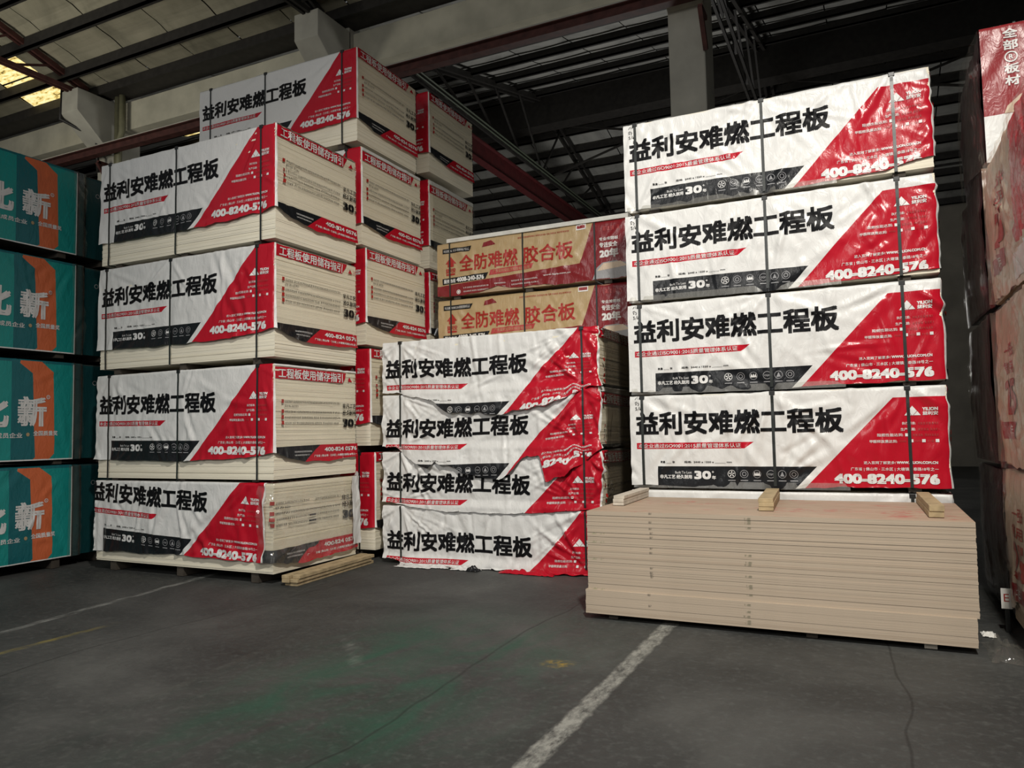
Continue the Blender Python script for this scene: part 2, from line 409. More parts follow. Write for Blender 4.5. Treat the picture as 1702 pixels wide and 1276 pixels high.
# ------------------------------------------------------------------ film folds
def fbm(x, y, seed):
    def vn(x, y, k):
        xi = np.floor(x).astype(int); yi = np.floor(y).astype(int); fx = x-xi; fy = y-yi
        def h(a, b):
            n = (a*374761393+b*668265263+k*974634777) & 0x7fffffff; n = ((n ^ (n >> 13))*1274126177) & 0x7fffffff
            return ((n ^ (n >> 16)) & 0xffff)/65535.0
        u = fx*fx*(3-2*fx); q = fy*fy*(3-2*fy)
        return (h(xi, yi)*(1-u)+h(xi+1, yi)*u)*(1-q)+(h(xi, yi+1)*(1-u)+h(xi+1, yi+1)*u)*q-.5
    return vn(x, y, seed)+.5*vn(2.1*x+7, 2.1*y, seed+1)+.25*vn(4.3*x, 4.3*y+3, seed+2)
class Folds:
    def __init__(s, seed, H, amp=1.0, n=46, straps=(.09, 1.19, 2.18), length=3.66, fine=0):
        r = random.Random(seed); s.seed = seed; s.H = H; s.straps = straps; s.amp = amp; s.k = []
        for i in range(n):
            if r.random() < .55:            # radiating from where the straps pinch the film
                cx = r.choice(straps); top = r.random() < .6
                th = r.uniform(.25, 1.25)*r.choice((-1, 1)); d = r.uniform(.15, .45)
                sc_, tc_ = cx+math.sin(th)*d, (H if top else 0)+(-math.cos(th)*d if top else math.cos(th)*d)
                ang = math.atan2(math.cos(th)*(-1 if top else 1), math.sin(th))
            else:
                sc_, tc_ = r.uniform(0, length), r.uniform(0, H); ang = math.pi/2+r.gauss(0, .6)
            s.k.append((sc_, tc_, math.cos(ang), math.sin(ang), r.uniform(.1, .32), r.uniform(.02, .045), r.uniform(.002, .0075)*r.choice((1, 1, -1))))
        for i in range(fine):               # long thin pleats fanning out from the strap tops and corners
            cx, cy = r.choice(straps), r.choice((H, H, H*.05)); th = r.uniform(.35, 1.35)*r.choice((1, 1, -1)); d = r.uniform(.12, .55)
            dn = -1 if cy > H/2 else 1
            s.k.append((cx+math.sin(th)*d, cy+dn*math.cos(th)*d, math.sin(th), dn*math.cos(th), r.uniform(.12, .3), r.uniform(.011, .02), r.uniform(.0015, .0034)))
    def pin(s, S):
        p = np.ones_like(S)
        for x in s.straps: p = p*(1-np.exp(-((S-x)/.045)**2))
        return p
    def __call__(s, S, T):
        d = .009*fbm(S*3.2, T*3.2, s.seed)+.004*fbm(S*9, T*7, s.seed+9)
        for cx, cy, c, n, L, w_, a in s.k:
            dx, dy = S-cx, T-cy; al = dx*c+dy*n; ac = -dx*n+dy*c + .12*al*al*(1 if a > 0 else -1)
            q = (ac/w_)**2; d = d+a*np.exp(-(al/L)**2)*(1-q)*np.exp(-q/2)
        d = d*s.amp
        pin = np.ones_like(S)
        for x in s.straps: pin = pin*(1-.75*np.exp(-((S-x)/.05)**2))
        bulge = .006*s.amp*np.clip(np.sin(np.pi*np.clip(T/s.H, 0, 1)), 0, 1)
        return np.maximum(d+bulge, -.006)*pin+.009

W, D = 2.44, 1.22
def wrap_point(S, T, off, H, front=W, hang=0.0):
    """film coordinates to pack coordinates: front face, round the corner, end face; above H the film lies on the top"""
    x = np.empty_like(S); y = np.empty_like(S)
    a = S <= front
    x = np.where(a, S-W/2, W/2); y = np.where(a, -D/2, -D/2+(S-front))
    nx = np.where(a, 0., 1.); ny = np.where(a, -1., 0.)
    # soften the corner
    r = .025; k = np.clip((S-(front-r))/(2*r), 0, 1); ang = k*np.pi/2
    inr = (S > front-r) & (S < front+r)
    x = np.where(inr, W/2-r+r*np.sin(ang), x); y = np.where(inr, -D/2+r-r*np.cos(ang), y)
    nx = np.where(inr, np.sin(ang), nx); ny = np.where(inr, -np.cos(ang), ny)
    over = np.maximum(T-H, 0)
    topk = np.clip(over/.02, 0, 1)
    x = x+nx*(off*(1-topk)-over); y = y+ny*(off*(1-topk)-over); z = np.minimum(T, H)+np.where(over > 0, .004+off*.3, 0)
    return np.stack([x, y, z], 1)

# ------------------------------------------------------------------ printed designs
PHONE = '400-8240-576'
SL = .935
def red_left(t): return 2.079-(.691-t)*SL
def board_print(white_head=True, step=.0165):
    """white and red wrap: returns film sheet + print"""
    tt = .69 if white_head else 1.3
    red = [(red_left(-.45), -.45), (2.436, -.45), (2.436, tt), (red_left(tt), tt)]
    blk = [(.218, -.45), (1.506-(.15+.45)*SL, -.45), (1.512, .156), (.218, .156)]
    stripe = [(.035, .306), (.955, .306), (1.033, .36), (.035, .36)]
    e = W
    hdr = [(e+.012, .722), (e+.99, .722), (e+1.062, .832), (e+.012, .832)]
    eb = [(e+.012, -.45), (e+.633-(.09+.45)*1.5, -.45), (e+.633, .09), (e+.012, .085)]
    eb = [(e+.012, -.2), (e+.633-.29*1.5, -.2), (e+.633, .09), (e+.012, .08)]
    er = [(e+.633-.29*1.5, -.2), (e+1.26, -.2), (e+1.26, .09), (e+.633, .09)]
    regions = [('film_white', [(-.1, -1), (2.436, -1), (2.436, 2), (-.1, 2)]), ('film_white', [(2.436, -1), (e+.012, -1), (e+.012, 2), (2.436, 2)]),
               ('film_clear', [(e+.012, -1), (4, -1), (4, .842), (e+.012, .842)]), ('film_white', [(e+.012, .842), (4, .842), (4, 2), (e+.012, 2)]),
               ('film_black', blk), ('film_red', stripe), ('film_red', red), ('film_red', hdr), ('film_black', eb), ('film_red', er)]
    lines = []
    for p in (blk, stripe, red, hdr, eb, er): lines += edges_of(p)
    lines += [((e+.012, -1), (e+.012, 2)), ((2.436, -1), (2.436, 2)), ((e+.012, .842), (4, .842))]
    sheet = film_sheet(-.02, 3.66, -.42, 1.02, step, lines, regions)
    p = Print(); rnd = random.Random(3)
    p.text('益利安难燃工程板', .032, .428, 1.722, .632, 'ink_black', .032)
    p.text('本企业通过ISO9001:2015质量管理体系认证', .05, .314, .93, .352, 'ink_white', .006)
    p.text('数量: ____ 张', .242, .183, .37, .203, 'ink_black', .02); p.text('规格:  2440 x 1220 x ______ mm', .45, .183, .85, .203, 'ink_black', .02)
    p.text('非凡工艺 经久耐用', .238, .05, .513, .084, 'ink_white', .03); p.text('Built To Last', .37, .094, .511, .114, 'ink_white')
    p.text('30', .533, .047, .675, .118, 'ink_white', .07); p.text('+', .682, .1, .7, .118, 'ink_white', .03); p.text('年', .682, .046, .715, .078, 'ink_white', .03)
    for i, x in enumerate((.845, .945, .945+.104, 1.158, 1.247, 1.336)):
        p.ring(x, .093, .033, .004, 'ink_white' if i == 0 else 'ink_grey')
        if i == 0:
            for k in range(5): a = math.pi/2+k*2*math.pi/5; p.poly([(x, .093), (x+.02*math.cos(a-.25), .093+.02*math.sin(a-.25)), (x+.026*math.cos(a), .093+.026*math.sin(a)), (x+.02*math.cos(a+.25), .093+.02*math.sin(a+.25))], 'ink_white')
        elif i == 2:
            for dx in (-.014, 0, .014): p.poly([(x+dx-.012, .08), (x+dx+.012, .08), (x+dx*1.3, .112)], 'ink_white')
        elif i == 3: p.text('CQC', x-.022, .082, x+.022, .1, 'ink_grey', .03)
        elif i == 4: p.poly([(x-.018, .076), (x+.018, .076), (x, .115)], 'ink_grey')
        else: p.ring(x, .093, .018, .005, 'ink_grey', 12)
        p.rect(x-.03, .036, x+.03, .043, 'ink_grey')
    # triangle mark and name
    a, b, h = 2.152, 2.262, .549
    c = (a+b)/2
    p.poly([(c, h+.073), (c-.031, h+.033), (c, h-.003), (c+.031, h+.033)], 'ink_white')
    p.poly([(a, h), (c-.006, h), (c-.034, h+.030)], 'ink_white'); p.poly([(c+.006, h), (b, h), (c+.034, h+.030)], 'ink_white')
    p.text('YILION', 2.275, .584, 2.378, .609, 'ink_white', .06); p.text('益利安', 2.275, .549, 2.378, .579, 'ink_white', .03)
    p.text('执行标准:', 2.132, .478, 2.225, .5, 'ink_white', .01); p.text('生产日期:', 2.121, .431, 2.222, .454, 'ink_white', .01)
    p.text('阻燃性能达到:', 1.957, .389, 2.137, .413, 'ink_white', .01); p.text('甲醛释放量达到:', 1.902, .34, 2.094, .364, 'ink_white', .01)
    for x, t in ((2.15, .389), (2.18, .343), (2.262, .343), (2.352, .343)): p.rect(x, t, x+.024, t+.023, 'ink_white', 2)
    for x, q in ((2.112, 'E0级'), (2.212, 'ENF级'), (2.3, 'E1级')): p.text(q, x, .345, x+.045, .362, 'ink_rose')
    p.blur_lines(2.24, .48, 2.375, .018, 'ink_rose', rnd); p.blur_lines(2.24, .434, 2.375, .018, 'ink_rose', rnd); p.blur_lines(2.2, .391, 2.375, .018, 'ink_rose', rnd)
    p.text('进入官网了解更多!', 1.853, .176, 2.075, .2, 'ink_white', .01); p.text('WWW.YILION.COM.CN', 2.082, .178, 2.36, .199, 'ink_white', .05)
    p.text('广东省 | 佛山市 · 三水区 | 大塘镇天泰路18号之一', 1.758, .122, 2.362, .152, 'ink_white', .008)
    p.text(PHONE, 1.636, .024, 2.366, .102, 'ink_white', .075)
    # short end
    p.text('工程板使用储存指引', e+.05, .728, e+.985, .822, 'ink_white', .02)
    p.poly([(e+1.07, .742), (e+1.15, .742), (e+1.11, .79)], 'film_red'); p.text('YILION', e+1.16, .768, e+1.235, .785, 'ink_rose'); p.text('益利安', e+1.16, .745, e+1.235, .764, 'ink_rose')
    for t, x1, bl in ((.497, .93, 1), (.456, .3, 0), (.402, .93, 1), (.348, .93, 1), (.294, .93, 1)):
        if bl: p.rect(e+.076, t-.004, e+.108, t+.03, 'ink_maroon', 2)
        p.blur_lines(e+.12, t, e+x1, .022, 'ink_black', rnd)
    p.text('非凡工艺', e+.98, .46, e+1.2, .51, 'ink_black', .02); p.text('经久耐用', e+.98, .388, e+1.2, .44, 'ink_black', .02)
    p.text('30', e+.985, .265, e+1.165, .35, 'ink_black', .08); p.text('+', e+1.172, .325, e+1.195, .35, 'ink_black', .03); p.text('年', e+1.17, .262, e+1.21, .3, 'ink_black', .03)
    p.blur_lines(e+.25, .022, e+.5, .016, 'ink_white', rnd); p.blur_lines(e+.25, -.01, e+.46, .014, 'ink_white', rnd)
    p.text('400-824 0576', e+.69, .02, e+1.2, .062, 'ink_white', .05); p.text('广东省 | 佛山市 · 三水区 | 大塘镇天泰路18号之一', e+.53, -.035, e+1.2, -.008, 'ink_white', .02)
    return sheet, p
PR_HEAD = board_print(True); PR_FULL = board_print(False); PR_FINE = board_print(False, .0112)
def pen(p, strokes, w_=.0035):
    for st in strokes:
        for (a, b), (c, d) in zip(st, st[1:]):
            L = math.hypot(c-a, d-b)+1e-6; nx, ny = -(d-b)/L*w_/2, (c-a)/L*w_/2
            p.poly([(a+nx, b+ny), (a-nx, b-ny), (c-nx, d-ny), (c+nx, d+ny)], 'ink_black', 2)
pen(PR_HEAD[1], [[(.03, .745), (.045, .765)], [(.052, .748), (.056, .768)], [(.064, .746), (.07, .766), (.074, .75)], [(.036, .70), (.03, .72), (.045, .725), (.04, .7), (.034, .695)], [(.056, .722), (.052, .71), (.064, .708), (.06, .693), (.05, .695)],
                 [(.03, .672), (.044, .676), (.036, .663), (.046, .655), (.032, .65)], [(.052, .648), (.066, .682)], [(.074, .676), (.068, .655), (.078, .652), (.078, .662), (.07, .66)], [(.088, .652), (.09, .68)]])

# ------------------------------------------------------------------ packs
def sheets_part(root, H, mat, rnd, th=.0152, jig=.0015, w=W, d=D):
    mb = MB(); n = max(1, int(round(H/th))); hh = H/n
    for i in range(n):
        ox, oy = rnd.gauss(0, jig), rnd.gauss(0, jig)
        ox = max(-.004, min(.004, ox)); oy = max(-.004, min(.004, oy))
        mb.box(-w/2+ox, w/2+ox, -d/2+oy, d/2+oy, i*hh, (i+1)*hh)
    return mb.build('sheet_stack', mat, root)
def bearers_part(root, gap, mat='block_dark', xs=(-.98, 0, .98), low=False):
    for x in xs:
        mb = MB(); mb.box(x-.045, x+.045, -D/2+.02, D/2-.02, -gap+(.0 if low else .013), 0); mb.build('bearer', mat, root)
def strap_part(root, s, H, folds, hw=.0095, front_off=.005, guards=True, depth=D):
    x = s-W/2; n = 26
    T = np.linspace(0, H, n); off = folds(np.full(n, s), T)+front_off if folds else np.full(n, .006)
    y = -depth/2-off
    pts = [(yy, zz) for yy, zz in zip(y, T)]
    pts += [(-depth/2-.004, H+.007), (depth/2+.004, H+.007), (depth/2+.006, H), (depth/2+.006, 0), (depth/2+.004, -.005), (-depth/2-.004, -.005)]
    mb = MB(); m = len(pts); V = []
    P = np.array(pts); Q = np.roll(P, -1, 0)-np.roll(P, 1, 0); N = np.stack([Q[:, 1], -Q[:, 0]], 1); N /= np.linalg.norm(N, axis=1)[:, None]+1e-9
    cen = np.array([0, H/2]); sgn = np.sign(((P-cen)*N).sum(1)); N *= sgn[:, None]
    O = P+N*.0025
    for px in (x-hw, x+hw):
        V += [(px, a, b) for a, b in P]; V += [(px, a, b) for a, b in O]
    F = []
    for i in range(m):
        j = (i+1) % m
        F += [(m+i, m+j, 3*m+j, 3*m+i), (i, 2*m+i, 2*m+j, j), (i, j, m+j, m+i), (2*m+i, 3*m+i, 3*m+j, 2*m+j)]
    mb.add(V, F); o = mb.build('strap', 'strap_plastic', root)
    if guards:
        g = MB()
        g.box(x-.022, x+.022, -depth/2-float(off[-1])-.004, -depth/2+.05, H-.022, H+.0105)
        g.build('edge_guard', 'guard_plastic', o, bevel=.003)
    return o
def wrap_part(root, design, H, folds, fx, bottom, smin=-.02, smax=3.66, name='printed_wrap', extra=None, fold=.12, lie=None):
    """fx maps print (s,t) to film position; bottom(s) is the lower hem; extra(S,T) pushes the film outwards"""
    (V, F, mat), pr = design
    names = []; AV = []; AF = []; AM = []; n = 0
    def place(v, lift):
        S, T = fx(v[:, 0], v[:, 1]); far = (S < smin-.03) | (S > smax+.03); S = np.clip(S, smin, smax); b = bottom(S)
        far |= (T < b-.06) | (T > H+fold+.06); dead = (T < b-.0005) | far; T = np.maximum(T, b); dead |= (T > H+fold)
        T = np.minimum(T, H+fold)
        off = np.full(len(S), .009+lift); off[~far] = folds(S[~far], T[~far])+lift
        if extra is not None: off = off+extra(S, T)*folds.pin(S)
        fl = None
        if lie is not None:
            ov = np.maximum(lie-T, 0); T = np.maximum(T, lie); off = off+ov
            P = wrap_point(S, T, off, H); P[:, 2] += np.where(ov > 0, lift+.006*np.sin(S*40)*(ov > .01)+.006*(ov > .01), 0)
            return P, dead
        return wrap_point(S, T, off, H), dead
    P, dead = place(V, 0.0)
    fr = [k for k, f in enumerate(F) if not dead[f].all()]
    for k in fr:
        if mat[k] not in names: names.append(mat[k])
        AF.append(F[k]); AM.append(names.index(mat[k]))
    AV.append(P); n = len(P)
    for v, f, m, layer in pr.items:
        P, dead = place(v, .0028+.0008*layer)
        f = f[~dead[f].any(1)]
        if not len(f): continue
        if m not in names: names.append(m)
        AV.append(P); AF += (f+n).tolist(); AM += [names.index(m)]*len(f); n += len(P)
    V = np.concatenate(AV); used = np.zeros(len(V), bool)
    for f in AF: used[f] = True
    idx = np.cumsum(used)-1
    AF = [[int(idx[i]) for i in f] for f in AF]
    return raw(name, V[used], AF, AM, names, root)
def ragged(seed, base, pts=None, amp=.012, freq=7):
    def b(S):
        v = np.interp(S, [p[0] for p in pts], [p[1] for p in pts]) if pts else np.full_like(S, base)
        return v+amp*fbm(S*freq, S*0+seed*1.7, seed)*2
    return b

GROUPS = {}
def wood_pack(label, cat, xl, yf, z0, z1, gap, seed, group, mat='board_cream', rz=0.0, loc=None, name='panel_pack'):
    H = z1-z0
    cx, cy = (xl+W/2, yf+D/2) if loc is None else loc
    root = thing(name, label, cat, (cx, cy, z0+CAMZ), rz, group)
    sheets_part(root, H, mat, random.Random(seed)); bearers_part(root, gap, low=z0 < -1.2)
    return root, H

# --- left front stack: four packs, wide end to the right
ORD5 = ['topmost', 'second highest', 'third highest', 'fourth highest', 'lowest']
G = 'wrapped packs in the left front stack'
Lv = [(1.865, 2.967, .047, .262, 0), (.747, 1.818, .07, .235, 0), (-.4, .675, .035, .222, 0), (-1.26, -.435, .095, .135, -.1)]
LT = ['white and red wrapped panel pack, topmost of the four high stack beside the teal packs',
      'white and red wrapped panel pack, second from the top beside the teal packs',
      'white and red wrapped panel pack, third from the top beside the teal packs',
      'white and red wrapped panel pack with crumpled clear end, on the floor beside teal packs']
for i, (z0, z1, gap, dt, ds) in enumerate(Lv):
    h = z0+1.3; xN, yN = -5.002+.012*h, 5.32-.0054*h
    root, H = wood_pack(LT[i], 'panel pack', xN-W, yN, z0, z1, gap, 10+i, G)
    st = ((.12, 1.13, 2.27), (.1, 1.07, 2.23), (.17, 1.2, 2.25), (.1, 1.15, 2.2))[i]
    fo = Folds(20+i, H, (1.2, 1.4, 1.5, 1.9)[i], 80, st)
    k = (0, 0, -.012, -.05)[i]
    e = W
    bot = ragged(30+i, 0, [(0, dt-.03), (1.3, dt-.045), (1.9, dt-.03), (2.3, dt+.0), (e, dt+.03), (e+.15, dt-.03), (e+.42, dt-.07), (e+.8, dt-.07), (e+D, dt-.045)] if i < 3 else
                 [(0, dt-.03), (1.3, dt-.02), (e, dt-.03), (e+.4, dt-.09), (e+D, dt-.05)], .008)
    flare = lambda S, T, b=bot: .02*np.exp(-(T-b(S))/.08)
    wrap_part(root, PR_FULL, H, fo, lambda s, t, dt=dt, ds=ds, k=k: (s+ds*(s < 3), t+dt+k*(s-1.2)*(s < W)), bot, extra=flare)
    for s in st:
        if i == 3: continue
        strap_part(root, s, H, fo)
    if i == 3:       # loose clear film round the corner and a fold of white film at the far edge
        V, F = [], []
        gs = np.linspace(2.28, e+D, 60); gt = np.linspace(.05, H-.02, 34); S, T = np.meshgrid(gs, gt); S, T = S.ravel(), T.ravel()
        f2 = Folds(77, H, 2.6, 60, (2.2,), e+D)
        P = wrap_point(S, T, f2(S, T)+.022, H)
        F = [(j*60+a, j*60+a+1, (j+1)*60+a+1, (j+1)*60+a) for j in range(33) for a in range(59)]
        raw('loose_clear_film', P, F, [0]*len(F), ['film_crinkled'], root)
        gs = np.linspace(e+1.1, e+D+.012, 10); gt = np.linspace(.12, H, 40); S, T = np.meshgrid(gs, gt); S, T = S.ravel(), T.ravel()
        P = wrap_point(S+.03*fbm(T*6, T*0, 5), T, f2(S*3, T)+.034, H)
        F = [(j*10+a, j*10+a+1, (j+1)*10+a+1, (j+1)*10+a) for j in range(39) for a in range(9)]
        raw('white_film_fold', P, F, [0]*len(F), ['film_white'], root)

# --- the two stacks behind it
G = 'wrapped packs in the second left stack'
L2 = [(3.328, 4.413, .07, .255), (2.134, 3.253, .05, .24), (1.003, 2.085, .05, .24), (-.118, .949, .08, .25), (-1.255, -.2, .095, .24)]
for i, (z0, z1, gap, dt) in enumerate(L2):
    h = z0+1.3; xN, yN = -4.931-.036*h, 6.798-.0143*h
    root, H = wood_pack('white and red panel pack, %s in the stack right behind the front left stack' % ORD5[i], 'panel pack', xN-W, yN, z0, z1, gap, 40+i, G)
    st = (.17, 1.08, 2.24); fo = Folds(50+i, H, .95, 44, st); e = W
    bot = ragged(60+i, 0, [(0, dt-.03), (1.9, dt-.03), (e, dt+.0), (e+.2, dt-.04), (e+.5, dt-.075), (e+D, dt-.06)], .008)
    wrap_part(root, PR_FULL, H, fo, lambda s, t, dt=dt: (s, t+dt), bot, smin=-.02 if i == 0 else 1.5, extra=lambda S, T, b=bot: .018*np.exp(-(T-b(S))/.08))
    for s in st: strap_part(root, s, H, fo)
G = 'wrapped packs in the third left stack'
L3 = [(3.49, 4.584, .09, .26), (2.195, 3.391, .05, .3), (1.08, 2.145, .06, .24), (-.12, 1.02, .07, .24), (-1.255, -.19, .095, .24)]
for i, (z0, z1, gap, dt) in enumerate(L3):
    h = z0+1.3; xN, yN = -5.243+.016*h, 8.448-.0148*h
    root, H = wood_pack('white and red panel pack, %s in the rearmost left stack by the maroon packs' % ORD5[i], 'panel pack', xN-W, yN, z0, z1, gap, 70+i, G)
    st = (.17, 1.08, 2.24); fo = Folds(80+i, H, .95, 40, st); e = W
    bot = ragged(90+i, 0, [(0, dt-.03), (e, dt+.0), (e+.2, dt-.04), (e+.5, dt-.075), (e+D, dt-.06)], .008)
    wrap_part(root, PR_FULL, H, fo, lambda s, t, dt=dt: (s, t+dt), bot, smin=1.3 if i else 1.0, extra=lambda S, T, b=bot: .018*np.exp(-(T-b(S))/.08))
    strap_part(root, 2.24, H, fo)
    if i == 1:
        gs = np.linspace(e+.05, e+D+.02, 50); gt = np.linspace(.1, H, 40); S, T = np.meshgrid(gs, gt); S, T = S.ravel(), T.ravel()
        f2 = Folds(177, H, 2.2, 50, (9,), e+D); P = wrap_point(S, T, f2(S, T)+.014, H)
        F = [(j*50+a, j*50+a+1, (j+1)*50+a+1, (j+1)*50+a) for j in range(39) for a in range(49)]
        raw('loose_clear_film', P, F, [0]*len(F), ['film_crinkled'], root)

# --- right stack
G = 'wrapped packs in the right stack'
Rv = [(1.985, 2.778, .048), (1.16, 1.933, .05), (.335, 1.108, .042), (-.481, .29, .05), (-1.29, -.535, .066)]
RT = ['white and red wrapped panel pack, topmost of the tall right stack', 'white and red wrapped panel pack, second from the top of the tall right stack',
      'white and red wrapped panel pack, third from the top of the tall right stack', 'white and red wrapped panel pack just above the low pile of bare sheets',
      'wrapped panel pack hidden behind the low pile of bare sheets']
for i, (z0, z1, gap) in enumerate(Rv):
    h = z0+1.3; xN, yN = .522+.0017*h, 6.505+.007*h
    root, H = wood_pack(RT[i], 'panel pack', xN-W, yN, z0, z1, gap, 110+i, G)
    st = (.09, 1.19, 2.18); fo = Folds(120+i, H, (1.3, 1.5, 1.3, 1.6, 1)[i], 85, st, 2.6)
    bot = ragged(130+i, 0, [(0, .0), (1.0, -.02), (1.6, .0), (2.1, .03), (2.44, .09), (3.6, .02)] if i == 0 else [(0, .0), (1.1, -.03), (1.7, .0), (2.44, .03 if i == 1 else .0), (3.6, .0)], .006)
    dt = (.012, .0, .004, .004, 0)[i]
    wrap_part(root, PR_HEAD, H, fo, lambda s, t, dt=dt, i=i: (s, t+dt+(.012*np.sin(s*2.6)*(np.clip(.3-t, 0, .3)/.3) if i < 2 else 0)), bot, smax=2.7, extra=lambda S, T: .012*np.exp(-np.maximum(T, 0)/.1))
    for s in st: strap_part(root, s, H, fo, .0115)
    # a skirt of clear film hanging under the print
    gs = np.linspace(-.0, 1.75, 90); gt = np.linspace(-.026, .03, 6); S, T = np.meshgrid(gs, gt); S, T = S.ravel(), T.ravel()
    P = wrap_point(S, T, .006+(.014+.010*fbm(S*2.5, T*4, 140+i)+.2*np.abs(T-.03))*fo.pin(S), H)
    F = [(j*90+a, j*90+a+1, (j+1)*90+a+1, (j+1)*90+a) for j in range(5) for a in range(89)]
    raw('clear_film_hem', P, F, [0]*len(F), ['film_hem'], root)

# --- middle stack with torn, sagging film
G = 'torn wrapped packs in the middle stack'
Mv = [(.45, .986, .039), (-.129, .411, .06), (-.72, -.197, .043), (-1.296, -.763, .064)]
MT = ['short white and red wrapped panel pack with sagging film, topmost of the middle stack',
      'short white and red panel pack, second highest of the middle stack, film torn below',
      'short white and red panel pack, second lowest of the middle stack, under a torn flap',
      'short white and red wrapped panel pack on the floor, film shreds lying at its foot']
def smooth(a, b, x): k = np.clip((x-a)/(b-a), 0, 1); return k*k*(3-2*k)
MFX = [(-.285, -.022, .17), (-.345, .01, .19), (-.312, -.012, .05), (-.345, 0, .02)]
MB_ = [[(0, -.01), (.17, -.012), (.33, -.04), (.64, -.12), (.8, -.23), (1.1, -.25), (1.46, -.265), (1.9, -.2), (2.3, -.06), (2.5, 0)],
       [(0, -.01), (.15, -.012), (.2, -.05), (.4, -.17), (.58, -.24), (.66, -.17), (.8, -.2), (.93, -.25), (1.2, -.31), (1.4, -.35), (1.55, -.23), (1.70, -.09), (1.84, -.12), (1.90, -.36), (2.1, -.29), (2.3, -.14), (2.5, -.02)],
       [(0, .0), (.1, .0), (.3, -.035), (.8, -.075), (1.4, -.085), (1.9, -.06), (2.4, -.01), (2.5, 0)],
       [(0, .0), (.18, -.02), (.24, -.10), (.36, -.16), (.52, -.07), (.67, -.05), (.8, -.10), (.95, -.13), (1.15, -.06), (1.43, -.08), (1.6, -.06), (1.7, -.11), (2.0, -.09), (2.3, -.08), (2.5, -.02)]]
for i, (z0, z1, gap) in enumerate(Mv):
    h = z0+1.3; xN, yN = -2.30+.0007*h, 6.708+.0075*h
    root, H = wood_pack(MT[i], 'panel pack', xN-W, yN, z0, z1, gap, 150+i, G)
    st = (.21, 2.28); fo = Folds(160+i, H, (1.7, 1.5, 1.9, 1.7)[i], 80, st, 2.6, 90)
    dt, k, lift = MFX[i]
    def fx(s, t, dt=dt, k=k, lift=lift, i=i):
        up = lift*smooth(1.45, 2.35, s)*np.clip((.62-t)/.6, 0, 1)*(s < W)
        crump = (.018*np.sin(s*23+t*9)+.012*np.sin(s*41))*smooth(1.5, 2.2, s)*smooth(.35, .1, t) if i < 2 else 0
        return s+.01*np.sin(t*9+i), t+dt+k*(s-.03)/1.66*1.0*(s < W)+up+crump+.006*np.sin(s*5+i)
    bot = ragged(170+i, 0, MB_[i], (.012, .02, .006, .02)[i], 11)
    ext = lambda S, T, i=i: .030*smooth(.06, -.04, T)+(.03*smooth(-.03, -.25, T)+.02*fbm(S*8, T*8, 180+i))*smooth(.0, -.1, T)
    wrap_part(root, PR_FINE, H, fo, fx, bot, extra=ext, lie=-.055 if i == 3 else None, smax=3.66)
    foot_pack = root
    for s in st: strap_part(root, s, H, fo, guards=i == 0)
    # clear film over the right end, tinted dark to paint in its shade
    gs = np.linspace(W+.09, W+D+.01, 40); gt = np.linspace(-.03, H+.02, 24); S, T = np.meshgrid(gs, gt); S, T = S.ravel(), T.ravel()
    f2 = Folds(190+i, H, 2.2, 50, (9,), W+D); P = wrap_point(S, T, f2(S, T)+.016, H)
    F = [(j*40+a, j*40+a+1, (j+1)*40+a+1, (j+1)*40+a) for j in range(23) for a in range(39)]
    raw('shade_tinted_film', P, F, [0]*len(F), ['film_shade_tint'], root)

